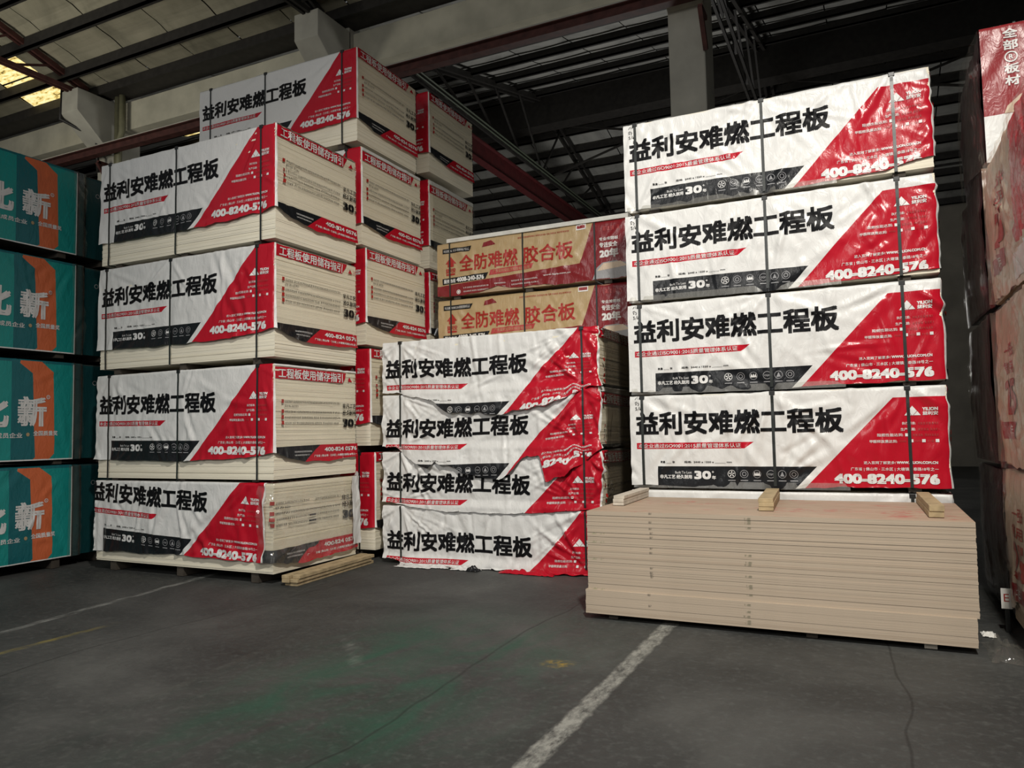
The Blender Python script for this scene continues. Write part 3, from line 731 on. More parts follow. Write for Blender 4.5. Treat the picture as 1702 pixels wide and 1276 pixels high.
# --- maroon plywood packs behind the middle stack
def maroon_print():
    band = [(-.1, -.3), (2.1, -.3), (2.1, .225), (-.1, .125)]
    dia = [(1.8-.2, -.56), (2.46, -.56), (2.46, 1.2), (2.05+.195, 1.2)]
    dia = [(1.8-.36*.3, -.3), (2.46, -.3), (2.46, .99), (2.05+.36*.3, .99)]
    top = [(2.46, -1), (4, -1), (4, 2), (2.46, 2)]
    regions = [('film_kraft', [(-.1, -1), (2.46, -1), (2.46, 2), (-.1, 2)]), ('film_clear', top), ('film_maroon', band), ('film_maroon', dia)]
    sheet = film_sheet(-.02, 3.66, -.1, .82, .022, edges_of(band)+edges_of(dia), regions)
    p = Print(); rnd = random.Random(5)
    p.text('全防难燃', .30, .285, 1.094, .49, 'ink_maroon', .02); p.text('胶合板', 1.157, .285, 1.8, .49, 'ink_maroon', .02)
    p.poly([(.06, .535), (.44, .535), (.47, .595), (.06, .595)], 'film_black'); p.text('本企业通过ISO9001:2015质量管理体系认证', .075, .548, .43, .582, 'ink_white')
    p.poly([(.10, .40), (.175, .49), (.25, .40)], 'ink_maroon'); p.poly([(.13, .36), (.22, .36), (.22, .42), (.13, .42)], 'ink_maroon'); p.text('益利安', .105, .285, .245, .345, 'ink_maroon', .03); p.rect(.11, .255, .24, .278, 'ink_maroon')
    p.poly([(.055, .145), (.66, .165), (.7, .24), (.055, .22)], 'film_black'); p.text('服务热线', .075, .16, .24, .21, 'ink_white', .02); p.text('4008-240-576', .255, .165, .64, .22, 'ink_white', .05)
    p.poly([(.71, .2), (1.27, .225), (1.3, .285), (.73, .265)], 'ink_rose'); p.text('广东益利安防火科技有限公司', .76, .223, 1.25, .262, 'film_kraft')
    for t in (.03, .075): p.blur_lines(.35, t, .7, .018, 'ink_white', rnd); p.blur_lines(.78, t+.01, .92, .018, 'ink_white', rnd); p.blur_lines(1.0, t+.02, 1.35, .018, 'ink_white', rnd)
    p.ring(.28, .04, .028, .008, 'ink_white'); p.disc(.28, .04, .015, 'ink_white')
    p.text('www.fsyla.com.cn', 1.42, .11, 1.76, .135, 'ink_white', .02)
    p.rect(1.84, .6, 1.96, .665, 'ink_white'); p.rect(1.85, .615, 1.95, .65, 'film_red_soft', 2.3)
    p.blur_lines(1.1, .6, 1.75, .02, 'ink_maroon', rnd); p.poly([(.62, .555), (.8, .575), (.74, .63), (.64, .61)], 'film_maroon')
    p.blur_lines(2.16, .555, 2.36, .05, 'ink_rose', rnd)
    p.text('专业难燃板', 2.115, .44, 2.34, .478, 'ink_white', .02); p.text('专注安全', 2.115, .36, 2.33, .42, 'ink_white', .03); p.text('20年', 2.115, .24, 2.34, .345, 'ink_white', .05)
    p.poly([(2.02, .0), (2.44, .0), (2.44, .16), (2.3, .2), (2.15, .19), (2.08, .14)], 'ink_grey'); p.poly([(2.08, .1), (2.44, .13), (2.36, .19), (2.16, .18)], 'film_beige', 2)
    return sheet, p
PR_MAR = maroon_print()
G = 'maroon and kraft plywood packs behind the middle stack'
Bv = [(1.701, 2.358, .058, 'maroon and kraft coloured plywood pack behind the middle stack, topmost'), (.985, 1.64, .06, 'maroon and kraft coloured plywood pack just above the middle stack, second highest'),
      (.265, .92, .055, 'plywood pack hidden behind the middle stack, third from the top'), (-.465, .205, .06, 'plywood pack hidden behind the middle stack, fourth from the top'), (-1.29, -.53, .07, 'plywood pack hidden behind the middle stack, lowest')]
for i, (z0, z1, gap, lb) in enumerate(Bv):
    root, H = wood_pack(lb, 'plywood pack', -4.80+.008*i, 8.0, z0, z1, gap, 200+i, G, 'board_tan')
    st = (.16, 1.16, 2.06); fo = Folds(210+i, H, 1.3, 50, st, 2.6)
    if i < 2:
        wrap_part(root, PR_MAR, H, fo, lambda s, t, i=i: (s, t+(-.0 if i == 0 else .0)), ragged(220+i, 0, [(0, .0), (.5, .01), (.8, .05), (1.0, .03), (1.4, .01), (2.2, .0), (3.6, 0)], .012), smax=2.9)
        mb = MB(); mb.box(-W/2+.12, W/2+.02, -D/2-.02, D/2, H+.012, H+.06) if i == 0 else None
        if i == 0: mb.build('cover_board', 'pale_edge', root)
    for s in st: strap_part(root, s, H, fo if i < 2 else None, guards=False)

# --- teal packs on the far left
def teal_print():
    org = [(1.763, .91), (1.894, .82), (1.937, .03), (1.815, -.06), (2.02, -.06), (2.141, .06), (2.115, .841), (1.99, .935), (1.77, .935)]
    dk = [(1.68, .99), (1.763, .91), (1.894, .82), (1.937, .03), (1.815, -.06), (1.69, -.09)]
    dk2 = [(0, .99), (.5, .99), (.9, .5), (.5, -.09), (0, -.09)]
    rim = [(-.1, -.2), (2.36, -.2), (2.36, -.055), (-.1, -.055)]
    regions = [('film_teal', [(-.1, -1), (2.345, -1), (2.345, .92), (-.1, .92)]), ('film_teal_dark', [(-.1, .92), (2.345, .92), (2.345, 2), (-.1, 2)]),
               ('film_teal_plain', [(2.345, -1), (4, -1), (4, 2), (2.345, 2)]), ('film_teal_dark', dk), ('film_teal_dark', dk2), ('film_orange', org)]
    lines = edges_of(org)+edges_of(dk)+edges_of(dk2)+[((2.345, -1), (2.345, 2)), ((-.1, .92), (2.345, .92))]
    sheet = film_sheet(-.02, 3.66, -.06, 1.1, .022, lines, regions)
    p = Print(); rnd = random.Random(8)
    p.text('北', 1.35, .31, 1.66, .60, 'ink_white', .045); p.text('新', 1.745, .32, 2.045, .60, 'ink_white', .045)
    p.ring(2.06, .60, .02, .006, 'ink_white'); p.text('R', 2.053, .592, 2.067, .608, 'ink_white')
    p.text('中国500强成员企业', 1.24, .213, 1.8, .262, 'ink_white', .02); p.disc(1.857, .245, .018, 'film_kraft'); p.text('全国质量奖', 1.912, .232, 2.168, .28, 'ink_white', .02)
    p.rect(-.02, .0, 2.345, .012, 'ink_white'); p.rect(2.335, .0, 2.345, .93, 'ink_white', 1.2)
    return sheet, p
PR_TEAL = teal_print()
Tv = [(2.054, 2.998, .07), (.947, 1.951, .065), (-.203, .846, .06), (-1.25, -.269, .105)]
TL = ['teal printed board pack with an orange band, topmost at the left edge', 'teal printed board pack with an orange band, second from the top at the left edge',
      'teal printed board pack with an orange band, third from the top at the left edge', 'teal printed board pack with an orange band, standing on the floor at the left edge']
TL2 = ['plain dark teal pack behind the printed teal packs, topmost', 'plain dark teal pack behind the printed teal packs, second highest',
       'plain dark teal pack behind the printed teal packs, third highest', 'plain dark teal pack behind the printed teal packs, on the floor']
for i, (z0, z1, gap) in enumerate(Tv):
    root, H = wood_pack(TL[i], 'board pack', 0, 0, z0, z1, gap, 230+i, 'teal printed packs at the left edge', 'block_dark', math.pi/2, (-7.9-D/2, 5.43-W/2), 'board_pack')
    fo = Folds(240+i, H, (.5, .7, .9, 1.1)[i], 46, (.3, 1.2, 2.33))
    wrap_part(root, PR_TEAL, H, fo, lambda s, t, H=H: (s, t*H/.944), ragged(250+i, 0.0, None, .002), smin=-.02, smax=2.9, fold=.1)
    strap_part(root, 2.352, H, fo, .006, guards=False)
    gs = np.linspace(2.30, 2.44, 8); gt = np.linspace(.0, H, 60); S, T = np.meshgrid(gs, gt); S, T = S.ravel(), T.ravel()
    P = wrap_point(S, T, Folds(260+i, H, 3.0, 70, (9,), 2.6)(S, T)+.012, H); F = [(j*8+a, j*8+a+1, (j+1)*8+a+1, (j+1)*8+a) for j in range(59) for a in range(7)]
    raw('clear_film_edge', P, F, [0]*len(F), ['film_crinkled'], root)
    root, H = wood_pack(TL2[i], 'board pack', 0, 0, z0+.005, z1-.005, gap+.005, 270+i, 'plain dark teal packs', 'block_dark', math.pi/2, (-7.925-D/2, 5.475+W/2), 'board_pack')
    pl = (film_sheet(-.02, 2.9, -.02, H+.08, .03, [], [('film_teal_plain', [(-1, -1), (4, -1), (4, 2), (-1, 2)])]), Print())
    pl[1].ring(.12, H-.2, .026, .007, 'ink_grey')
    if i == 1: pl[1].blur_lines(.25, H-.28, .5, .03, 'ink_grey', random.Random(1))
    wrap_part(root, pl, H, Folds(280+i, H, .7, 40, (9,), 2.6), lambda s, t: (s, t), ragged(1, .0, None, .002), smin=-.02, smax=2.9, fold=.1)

# --- packs on the far right, seen along their long side
def right_print(panel=False):
    regions = [('film_beige', [(-.1, -1), (2.6, -1), (2.6, 2), (-.1, 2)]), ('film_clear', [(2.6, -1), (4, -1), (4, 2), (2.6, 2)])]
    pan = [(.84, .22), (2.5, .22), (2.5, 1.2), (.84, 1.2)]
    if panel: regions.append(('film_red', pan))
    sheet = film_sheet(-.02, 3.0, -.05, 1.15, .022, edges_of(pan) if panel else [], regions)
    p = Print()
    p.text('一张', .29, .66, .62, .74, 'ink_maroon', .02); p.text('能用', .28, .56, .6, .635, 'ink_maroon', .02)
    p.text('25', .26, .31, .6, .53, 'ink_maroon', .05)
    p.rect(.1, .165, .58, .27, 'film_red_soft'); p.text('年', .28, .18, .42, .255, 'ink_white', .02)
    if panel:
        p.rect(.8, .03, 1.25, .18, 'ink_white')
    else: p.rect(1.1, .0, 1.6, .9, 'film_red_soft')
    return sheet, p
PR_S, PR_SP = right_print(), right_print(True)
Sv = [(.776, 1.70, .04), (-.263, .735, .04), (-1.25, -.303, .11)]
SL_ = ['beige and red printed pack at the right edge, topmost of the near right stack', 'beige printed pack with a red 25 at the right edge, middle of its stack', 'beige pack with a red 25 under loose film, on the floor at the right edge']
for i, (z0, z1, gap) in enumerate(Sv):
    root, H = wood_pack(SL_[i], 'board pack', 0, 0, z0, z1, gap, 300+i, 'beige printed packs at the right edge', 'board_tan', -math.pi/2, (.784+D/2, 5.8-W/2), 'board_pack')
    fo = Folds(310+i, H, 1.9, 70, (1.1,), 2.6)
    wrap_part(root, PR_SP if i == 0 else PR_S, H, fo, lambda s, t: (s, t*1.0), ragged(320+i, 0, [(0, .02), (.5, .0), (3, .0)] if i < 2 else [(0, .06), (.15, .1), (.3, .16), (.6, .05), (3, .05)], .012), smax=3.0, fold=.1)
    gs = np.linspace(-.03, 1.6, 80); gt = np.linspace(-.02 if i < 2 else .06, H+.01, 40); S, T = np.meshgrid(gs, gt); S, T = S.ravel(), T.ravel()
    P = wrap_point(S, T, Folds(330+i, H, 2.4, 60, (9,), 1.6)(S, T)+.018, H); F = [(j*80+a, j*80+a+1, (j+1)*80+a+1, (j+1)*80+a) for j in range(39) for a in range(79)]
    raw('loose_clear_film', P, F, [0]*len(F), ['film_crinkled'], root)
# the stack behind them: front faces the hall, plum sides in the shade
def plum_print(first):
    hi = [(-.1, .33), (.55, .33), (.55, 2), (-.1, 2)]
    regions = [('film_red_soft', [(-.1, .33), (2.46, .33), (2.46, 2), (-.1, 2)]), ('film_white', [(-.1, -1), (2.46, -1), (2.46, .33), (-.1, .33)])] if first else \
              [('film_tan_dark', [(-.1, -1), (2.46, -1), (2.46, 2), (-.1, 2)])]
    sheet = film_sheet(-.02, 2.44, -.03, 1.12, .022, [((-.1, .33), (2.46, .33))], regions)
    p = Print()
    if first:
        for k, ch in enumerate('全部 板材'):
            if ch != ' ': p.text(ch, .115, .862-.085*k, .205, .932-.085*k, 'ink_white', .03)
        p.ring(.16, .727, .04, .009, 'ink_white'); p.text('R', .147, .71, .173, .745, 'ink_white', .03)
        p.ring(.20, .53, .0, .0, 'ink_white') if 0 else None
        p.poly([(.1, .33), (.42, .33), (.4, .42), (.3, .47), (.2, .45), (.12, .38)], 'film_beige'); p.disc(.27, .51, .045, 'film_beige'); p.poly([(.225, .52), (.315, .52), (.3, .565), (.24, .565)], 'film_maroon')
        p.ring(.17, .2, .035, .008, 'ink_black'); p.text('B', .158, .185, .182, .215, 'ink_black'); p.blur_lines(.13, .13, .22, .02, 'ink_black', random.Random(4))
    else: p.rect(.02, .2, .09, .95, 'film_red_soft')
    return sheet, p
def plum_side(root, H, seed):
    gs = np.linspace(0, W, 60); gt = np.linspace(-.01, H+.01, 30); A, T = np.meshgrid(gs, gt); A, T = A.ravel(), T.ravel()
PP = [(1.82, 2.79, .04), (.82, 1.78, .06), (-.26, .76, .06), (-1.25, -.32, .11)]
for i, (z0, z1, gap) in enumerate(PP):
    root, H = wood_pack(['red and white printed pack, highest at the right edge, under bulging clear film', 'plum wrapped pack in the shade behind the beige packs, second from the top',
                         'plum wrapped pack in the shade behind the beige packs, third from the top', 'plum wrapped pack in the shade behind the beige packs, on the floor'][i], 'board pack',
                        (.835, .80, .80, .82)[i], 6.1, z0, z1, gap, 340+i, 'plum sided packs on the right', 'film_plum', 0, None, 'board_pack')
    wrap_part(root, plum_print(i == 0), H, Folds(350+i, H, 1.2, 40, (.19, 1.2), 2.5), lambda s, t: (s, t), ragged(3, 0, None, .004), smax=2.44, fold=.08)
    # left side: plum film, then bulging clear film
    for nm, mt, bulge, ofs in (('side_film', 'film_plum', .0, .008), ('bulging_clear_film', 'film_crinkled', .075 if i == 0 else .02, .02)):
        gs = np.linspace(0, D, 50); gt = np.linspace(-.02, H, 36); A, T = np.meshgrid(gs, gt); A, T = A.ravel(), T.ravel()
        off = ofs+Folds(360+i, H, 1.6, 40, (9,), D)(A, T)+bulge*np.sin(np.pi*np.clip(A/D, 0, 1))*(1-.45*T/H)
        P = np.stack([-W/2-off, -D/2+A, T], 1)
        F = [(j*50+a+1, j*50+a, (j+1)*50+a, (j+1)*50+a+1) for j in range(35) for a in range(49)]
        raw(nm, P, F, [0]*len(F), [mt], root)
    strap_part(root, .19, H, None, .008, guards=False)

# ------------------------------------------------------------------ the low pile of bare sheets in front of the right stack
nP = 48; z0 = -1.317; z1 = -.585; th = (z1-z0)/nP
def sheet_mesh():
    mb = MB(); mb.box(-W/2, W/2, -D/2, D/2, 0, th*.997); return mb
proto = sheet_mesh().build('plywood_sheet', ['board_pink'])
proto_low = proto
rnd = random.Random(12); run = 0.0
steps = {46: .003, 44: -.004, 41: .003, 39: -.003, 36: .004, 33: -.002, 30: -.006, 27: .002, 24: .005, 22: -.003, 19: .003, 16: -.005, 13: .001}
for k in range(nP):
    o = proto if k == 0 else proto.copy()
    if k: C.objects.link(o)
    h = z0+th*k+1.3
    dx = rnd.gauss(0, .0009); dy = rnd.gauss(0, .0006)
    if k in steps: run = steps[k]*.3
    dy += -run
    if k in (13, 18, 23, 31, 37, 42, 45): dy += (.0006, .0024, .001)[k % 3]
    if k < 11: dy -= .016; dx -= .014
    o.location = (.527-W/2+.0087*(h)+dx, 5.23+D/2-.0077*h+dy, z0+CAMZ+th*k)
    if k == nP-1:
        me = o.data.copy(); o.data = me; me.materials.append(M['board_face'])
        for p in me.polygons:
            if p.normal.z > .5: p.material_index = 1
        tag(o, 'topmost bare sheet of the low pile, red smears on its face, carrying the three blocks', 'plywood sheet', 'bare sheets in the low pile')
    elif k < 11: tag(o, 'bare pale plywood sheet in the jutting bottom layer of the low pile', 'plywood sheet', 'bare sheets in the low pile')
    else: tag(o, 'bare pale plywood sheet stacked within the low pile, above the jutting bottom layer', 'plywood sheet', 'bare sheets in the low pile')
ptop = z1+CAMZ
def block(name, label, x, y0, y1, w_, h_, zb, mats, layers=3, skew=0.0, group=None):
    root = thing(name, label, 'wood block', (x, (y0+y1)/2, zb), skew, group)
    L = y1-y0; r = random.Random(int(x*1000) % 97)
    for k in range(layers):
        mb = MB(); a = r.uniform(-.004, .004)
        mb.box(-w_/2+a, w_/2+a, -L/2+r.uniform(-.008, .008), L/2, h_*k/layers+.0004, h_*(k+1)/layers)
        mb.build('strip', mats[k % len(mats)], root, bevel=.002)
    return root
G = 'spacer blocks on the low pile'
block('spacer_block', 'pale three layer spacer block at the left end of the low pile top', -1.80, 5.62, 6.44, .085, .075, ptop+.004, ['block_pale'], 3, .03, G)
block('spacer_block', 'brown spacer block at the middle of the low pile top', -.715, 5.52, 6.46, .10, .085, ptop+.004, ['block_wood'], 3, .06, G)
block('spacer_block', 'brown spacer block at the right end of the low pile top', .335, 5.40, 6.44, .085, .075, ptop+.004, ['block_wood'], 2, .02, G)
G = 'bearers under the low pile'
for x, lb in ((-1.74, 'thin wooden bearer under the left end of the low pile'), (-.40, 'thin wooden bearer under the middle of the low pile'), (.27, 'thin pale bearer under the right end of the low pile')):
    block('bearer_block', lb, x, 5.26, 6.40, .07, .040, .001, ['block_pale' if x > 0 else 'block_dark'], 1, 0, G)
# planks on the floor by the left stack
root = thing('plank_bundle', 'short stack of rough planks lying on the floor at the foot of the left stack', 'planks', (-4.87, 6.05, 0), .06)
r = random.Random(2)
for k in range(3):
    for q in (-1, 1):
        mb = MB(); a = r.uniform(-.012, .012); mb.box(q*.042-.04+a, q*.042+.04+a, -.70+r.uniform(-.04, .02), .55+r.uniform(-.05, .05), .033*k+.0005, .033*(k+1)-.001)
        mb.build('plank', 'block_wood', root, bevel=.003)

# ------------------------------------------------------------------ small things
def crumple(name, label, cat, cx, cy, rx, ry, h, mat, seed, n=26, parent=None):
    S, T = np.meshgrid(np.linspace(-1, 1, n), np.linspace(-1, 1, n)); S, T = S.ravel(), T.ravel()
    rr = np.clip(1-np.maximum(np.abs(S), np.abs(T))**2, 0, 1)
    z = .004+h*rr*(.55+fbm(S*2.6, T*2.6, seed))+.012*np.abs(fbm(S*6, T*6, seed+3))
    P = np.stack([cx+rx*S*(1+.25*fbm(S*2, T*2, seed+5)), cy+ry*T*(1+.25*fbm(S*2+9, T*2, seed+6)), np.maximum(z, .002)], 1)
    F = [(j*n+a, j*n+a+1, (j+1)*n+a+1, (j+1)*n+a) for j in range(n-1) for a in range(n-1)]
    if parent is not None:
        P = P-np.array(parent.location); return raw(name, P, F, [0]*len(F), [mat], parent)
    o = raw(name, P, F, [0]*len(F), [mat]); tag(o, label, cat); return o
for sx, sy, rx, ry, h, mt, sd in ((-4.28, 6.60, .20, .10, .035, 'film_white', 21), (-4.02, 6.63, .12, .06, .04, 'film_white', 22), (-3.70, 6.60, .15, .055, .045, 'film_white', 23), (-3.6, 6.57, .07, .045, .05, 'film_black', 24), (-3.15, 6.60, .17, .05, .04, 'film_red', 25), (-2.9, 6.60, .15, .06, .05, 'film_red', 26)):
    crumple('film_shred', None, None, sx, sy, rx, ry, h, mt, sd, 22, foot_pack)
crumple('crumpled_film', 'crumpled clear film lying on the floor beside the beige packs at the right edge', 'plastic film', .66, 5.30, .10, .22, .10, 'film_crinkled', 4)
crumple('floor_scrap', 'small pale scrap on the floor between the bare sheets and the beige packs', 'scrap', .62, 5.72, .04, .05, .03, 'paper', 9, 14)
mb = MB(); mb.box(.715, .775, 5.845, 5.849, .155, .285, 0)
v, f = lettering('E'); q = np.stack([.73+v[:, 0]*.03, np.full(len(v), 5.8445), .20+v[:, 1]*.05], 1); mb.add(q, f.tolist(), 1)
mb.box(.735, .76, 5.85, 5.87, .001, .25, 2)
tag(mb.build('paper_tag', ['paper', 'ink_maroon', 'guard_plastic']), 'white paper tag with a red letter by the foot of the beige packs', 'paper tag')

# ------------------------------------------------------------------ the hall
mb = MB(); mb.box(-34, 16, -14, 32, -.2, 0); structure(mb.build('floor', 'floor_concrete'), 'worn dark concrete floor with faded line markings')
YC = 10.1; XC = (-20.05, -14.05, -8.05, -2.05, 3.95); ZE = 7.15+CAMZ; K = .285
# columns with their brackets
for i, x in enumerate(XC):
    mb = MB(); mb.box(x-.26, x+.24, YC, YC+.62, 0, ZE+.3)
    o = mb.build('column', 'concrete_grey', bevel=.02); structure(o, 'concrete column of the row behind the packs')
    if x < 0:
        b = MB(); z = 6.85+CAMZ
        b.prism([(YC+.05, z+.1), (YC-.8, z+.1), (YC-.8, z-.35), (YC, z-1.05), (YC+.05, z-1.05)], 'x', x-.26, x+.24)
        b.build('bracket', 'concrete_grey', o, bevel=.012)
# cream beam between the columns
for i in range(len(XC)-1):
    mb = MB(); mb.box(XC[i]+.24, XC[i+1]-.26, YC+.12, YC+.5, 6.36+CAMZ, 6.95+CAMZ)
    structure(mb.build('concrete_beam', 'concrete_pale', bevel=.01), 'cream concrete beam spanning two columns')
mb = MB(); mb.box(-34, XC[0]-.26, YC+.12, YC+.5, 6.36+CAMZ, 6.95+CAMZ); structure(mb.build('concrete_beam', 'concrete_pale'))
# dark red girder along the columns
mb = MB(); zg = 5.9+CAMZ; yg = YC-.32
mb.box(-34, 12, yg-.01, yg+.01, zg-.16, zg); mb.box(-34, 12, yg-.08, yg+.08, zg-.015, zg); mb.box(-34, 12, yg-.08, yg+.07, zg-.17, zg-.155); mb.tube([(-34, yg-.03, zg+.03), (12, yg-.03, zg+.03)], .018, 6, 1)
structure(mb.build('girder', ['steel_rust', 'concrete_grey']), 'dark red steel girder running along the columns')
for x in (-13.85, -7.8, -1.8):
    mb = MB(); mb.bar((x, yg, zg-.3), (x, YC, zg-.75), .06, .08); mb.bar((x, yg, zg-.3), (x, YC+.02, zg-.3), .06, .06); structure(mb.build('girder_bracket', 'steel_rust'))
# rain pipes on the left column
p1 = MB(); p1.tube([(-13.66, YC-.02, ZE), (-13.66, YC-.02, 2)], .07, 12); p1.tube([(-13.5, YC-.05, ZE), (-13.5, YC-.05, ZE-.9), (-13.58, YC-.05, ZE-1.1), (-13.6, YC-.05, 2)], .06, 12)
structure(p1.build('rain_pipe', 'pipe_olive', smooth=True), 'olive rain pipes on the left column')
for x in (-14.3, -8.25):
    p1 = MB(); p1.tube([(x, YC-.78 if x < -10 else YC-.5, ZE-.1), (x-.02, YC-.8 if x < -10 else YC-.5, ZE-.75), (x+.3 if x < -10 else x-.02, YC-.25, ZE-1.0), (x+.3 if x < -10 else x-.02, YC-.2, ZE-1.7)], .035, 8)
    structure(p1.build('rain_pipe', 'pipe_black', smooth=True), 'black bent rain pipe by a column bracket')

def slope_roof(y_low, y_high, z_low, k, x0, x1, mat, name, pitch=1.2, sag=.035, n=7, thick=.012, skip=()):
    """rows of roof sheets rising from y_low to y_high, a slot of shade between neighbours"""
    mb = MB(); sgn = 1 if y_high > y_low else -1; L = abs(y_high-y_low); rows = int(math.ceil(L/.79)); r = random.Random(int(abs(z_low*100)))
    x = x0
    cols = int((x1-x0)/pitch)
    for c in range(cols):
        a = x0+c*pitch; b = a+pitch-.028
        if any(abs(a-q[0]) < pitch*.5 for q in skip): ranges = [q for q in skip if abs(a-q[0]) < pitch*.5]
        else: ranges = []
        st = np.linspace(0, L, rows*n+1)
        dz = r.uniform(-.008, .008)
        z = z_low+k*st-sag*np.abs(np.sin(np.pi*st/.79))*r.uniform(.5, 1)+dz
        sagx = np.array([0, -.012, -.016, -.012, 0]); xs = np.linspace(a, b, 5)
        for j in range(len(st)-1):
            if any(q[1] <= st[j] < q[2] for q in ranges): continue
            V = []; 
            for jj in (j, j+1):
                for q in range(5): V.append((xs[q], y_low+sgn*st[jj], z[jj]+sagx[q]))
            F = [(q, q+1, 5+q+1, 5+q) for q in range(4)]
            V2 = [(v_[0], v_[1], v_[2]+thick) for v_ in V]
            mb.add(V+V2, F+[tuple(10+i for i in f_)[::-1] for f_ in F]+[(0, 5, 15, 10), (4, 14, 19, 9)])
    o = mb.build(name, mat, smooth=False); structure(o)
    bk = MB(); bk.add([(x0, y_low, z_low+.07), (x1, y_low, z_low+.07), (x1, y_high, z_low+k*L+.07), (x0, y_high, z_low+k*L+.07)]+[(x0, y_low, z_low+.12), (x1, y_low, z_low+.12), (x1, y_high, z_low+k*L+.12), (x0, y_high, z_low+k*L+.12)],
                      [(0, 1, 2, 3), (4, 7, 6, 5), (0, 4, 5, 1), (1, 5, 6, 2), (2, 6, 7, 3), (3, 7, 4, 0)])
    bk.build('sky_block', 'roof_backing', o)  # near-black sheet added above the slots to keep sky light out
    return o
def purlins(y_low, y_high, z_low, k, x0, x1, step, w_, h_, mat, first=.15):
    L = abs(y_high-y_low); sgn = 1 if y_high > y_low else -1; d = first
    while d < L:
        mb = MB(); y = y_low+sgn*d; z = z_low+k*d-h_/2-.03
        mb.box(x0, x1, y-w_/2, y+w_/2, z-h_/2, z+h_/2); mb.box(x0, x1, y-w_/2, y+w_/2+.05, z-h_/2, z-h_/2+.012)
        structure(mb.build('purlin', mat)); d += step
# near bay roof, rising towards the camera
slope_roof(9.78, 0.2, ZE+.03, .305, -30.35, 6, 'roof_near', 'ceiling', 1.2, .045, skip=((-15.95, .0, 1.25),))
purlins(9.78, .2, ZE+.0, .305, -30, 5.8, .79, .07, .2, 'steel_dark', .60)
mb = MB(); mb.box(-34, 8, 9.80, 10.25, ZE-.14, ZE+.1); mb.box(-34, 8, 9.76, 9.81, ZE-.16, ZE+.02); structure(mb.build('gutter', 'steel_dark'), 'dark gutter along the eave')
mb = MB()
for q0, q1 in ((.0, .62), (.66, 1.3)):
    V = [(-15.95+a*1.17, 9.78-(q0 if b == 0 else q1), ZE+.03+.305*(q0 if b == 0 else q1)+.01+c) for c in (0, .006) for b in (0, 1) for a in (0, 1)]
    mb.add(V, [(0, 1, 3, 2), (4, 6, 7, 5), (0, 4, 5, 1), (2, 3, 7, 6), (0, 2, 6, 4), (1, 5, 7, 3)])
structure(mb.build('window_1', 'skylight_sheet'), 'bright yellowish translucent roof sheet')
# trusses of the near bay
for x in XC:
    if x > 5: continue
    mb = MB(); y0, zz = 9.65, 7.17+CAMZ-.10
    hi = 1.0; L = y0-hi
    for dx in (-.05, .05): mb.bar((x+dx, y0, zz), (x+dx, hi, zz+.305*L), .05, .10)
    for dx in (-.05, .05): mb.bar((x+dx, y0, zz-.12), (x+dx, hi, zz-.12), .05, .08)
    y = y0-.7; up = True; n = 0
    while y > hi+.8:
        mb.bar((x, y, zz-.12), (x, y, zz+.305*(y0-y)), .04, .04); mb.bar((x, y, zz+.305*(y0-y)), (x, y-.8, zz-.12), .04, .04); y -= .8
    structure(mb.build('truss', 'steel_rust' if x < -10 else 'steel_dark'), 'steel roof truss of the near bay')
# far bay roof: rises to the ridge and falls again
Y0, YR, YE = 10.4, 19.1, 27.8; KZ = .27; ZR = ZE+KZ*(YR-Y0)
slope_roof(Y0, YR, ZE+.1, KZ, -33, 16, 'roof_far', 'ceiling_far_near_slope', 1.25, .02, 3, skip=((-16.75, 2.0, 4.1),))
slope_roof(YE, YR, ZE+.1, KZ, -33, 16, 'roof_far', 'ceiling_far_slope', 1.25, .02, 3)
purlins(Y0, YR, ZE+.06, KZ, -33, 15.8, 1.25, .07, .14, 'steel_dark', .6)
purlins(YE, YR, ZE+.06, KZ, -33, 15.8, .85, .08, .2, 'steel_dark', .3)
mb = MB()
for q0, q1 in ((2.0, 2.95), (3.0, 4.1)):
    V = [(-16.75+a*1.22, Y0+(q0 if b == 0 else q1), ZE+.1+KZ*(q0 if b == 0 else q1)+.01+c) for c in (0, .006) for b in (0, 1) for a in (0, 1)]
    mb.add(V, [(0, 1, 3, 2), (4, 6, 7, 5), (0, 4, 5, 1), (2, 3, 7, 6), (0, 2, 6, 4), (1, 5, 7, 3)])
structure(mb.build('window_2', 'skylight_sheet'), 'translucent roof sheets far behind the left stack')
mb = MB(); mb.box(-33, 15.8, YR-.25, YR+.25, ZR-.95, ZR-.12); structure(mb.build('ridge_shade', 'steel_dark'), 'dark box standing in for the unlit zone under the far ridge')  # dark box added in place of the shade below the ridge
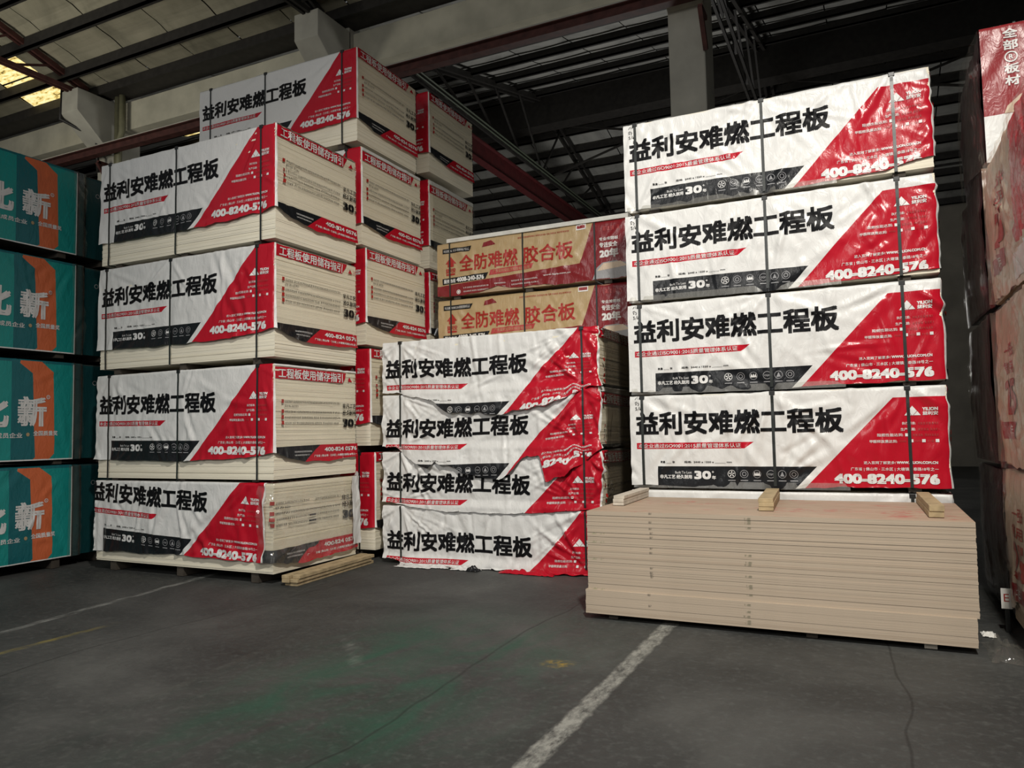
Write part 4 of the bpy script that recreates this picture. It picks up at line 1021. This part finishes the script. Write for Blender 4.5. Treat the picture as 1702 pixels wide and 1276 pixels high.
for i, x in enumerate(XC):
    if x < -12: continue
    mb = MB(); zb = 7.3+CAMZ
    for sg, ye in ((1, Y0), (-1, YE)):
        for dx in (-.09, .09): mb.bar((x+dx, ye, ZE-.12), (x+dx, YR, ZR-.12), .07, .13)
        n = 6
        for k in range(1, n):
            y = ye+(YR-ye)*k/n; z = ZE-.12+KZ*abs(y-ye)
            mb.bar((x, y, zb), (x, y, z), .06, .06)
            y2 = ye+(YR-ye)*(k+1)/n; mb.bar((x, y, z), (x, y2, zb), .045, .045)
    for dx in (-.07, .07): mb.bar((x+dx, Y0, zb), (x+dx, YE, zb), .05, .07)
    mb.bar((x, YR+.6, zb), (x, YR+.6, ZR-.2), .09, .09)
    structure(mb.build('truss', 'steel_dark'), 'dark steel truss of the far bay')
    if x > -5: continue
    mb = MB(); mb.box(x-.1, x+.1, YC+.6, YE, 6.84+CAMZ, 6.87+CAMZ); mb.box(x-.02, x+.02, YC+.6, YE, 6.4+CAMZ, 6.84+CAMZ); mb.box(x-.1, x+.1, YC+.6, YE, 6.38+CAMZ, 6.4+CAMZ)
    structure(mb.build('tie_beam', 'steel_red'), 'dark red tie beam crossing the far bay')
    for dz, dx in ((.0, .12), (.06, .16)):
        c = MB(); c.tube([(x+dx, YC+.6, 7.24+CAMZ+dz), (x+dx, YE, 7.2+CAMZ+dz)], .02, 6); structure(c.build('conduit', 'cable_green'), 'thin grey green conduit above the tie beam')
# wind braces between the trusses
mb = MB()
for x in (-8.05, -2.05):
    mb.bar((x, 19.7, 7.35+CAMZ), (x+6, 19.7, 8.9+CAMZ), .05, .05); mb.bar((x, 19.7, 8.9+CAMZ), (x+6, 19.7, 7.35+CAMZ), .05, .05); mb.bar((x, 24, 7.3+CAMZ), (x+6, 24, 7.3+CAMZ), .06, .06)
mb.bar((-14.05, 19.7, 7.35+CAMZ), (-8.05, 19.7, 7.35+CAMZ), .06, .06); mb.bar((-14.05, 24, 7.3+CAMZ), (-8.05, 25.5, 7.3+CAMZ), .06, .06)
structure(mb.build('wind_brace', 'steel_dark'), 'thin dark bracing bars under the far roof')
# walls that close the far bay
mb = MB(); mb.box(-34, 16, YE+.1, YE+.4, 0, ZE+.4); structure(mb.build('wall_back', 'wall_paint'), 'dim back wall of the far bay')
mb = MB(); mb.box(15.7, 16, -2, YE+.4, 0, ZE+4); structure(mb.build('wall_right', 'wall_paint'))
mb = MB(); mb.box(-34, -33.7, -2, YE+.4, 0, ZE+4); structure(mb.build('wall_left', 'wall_paint'))
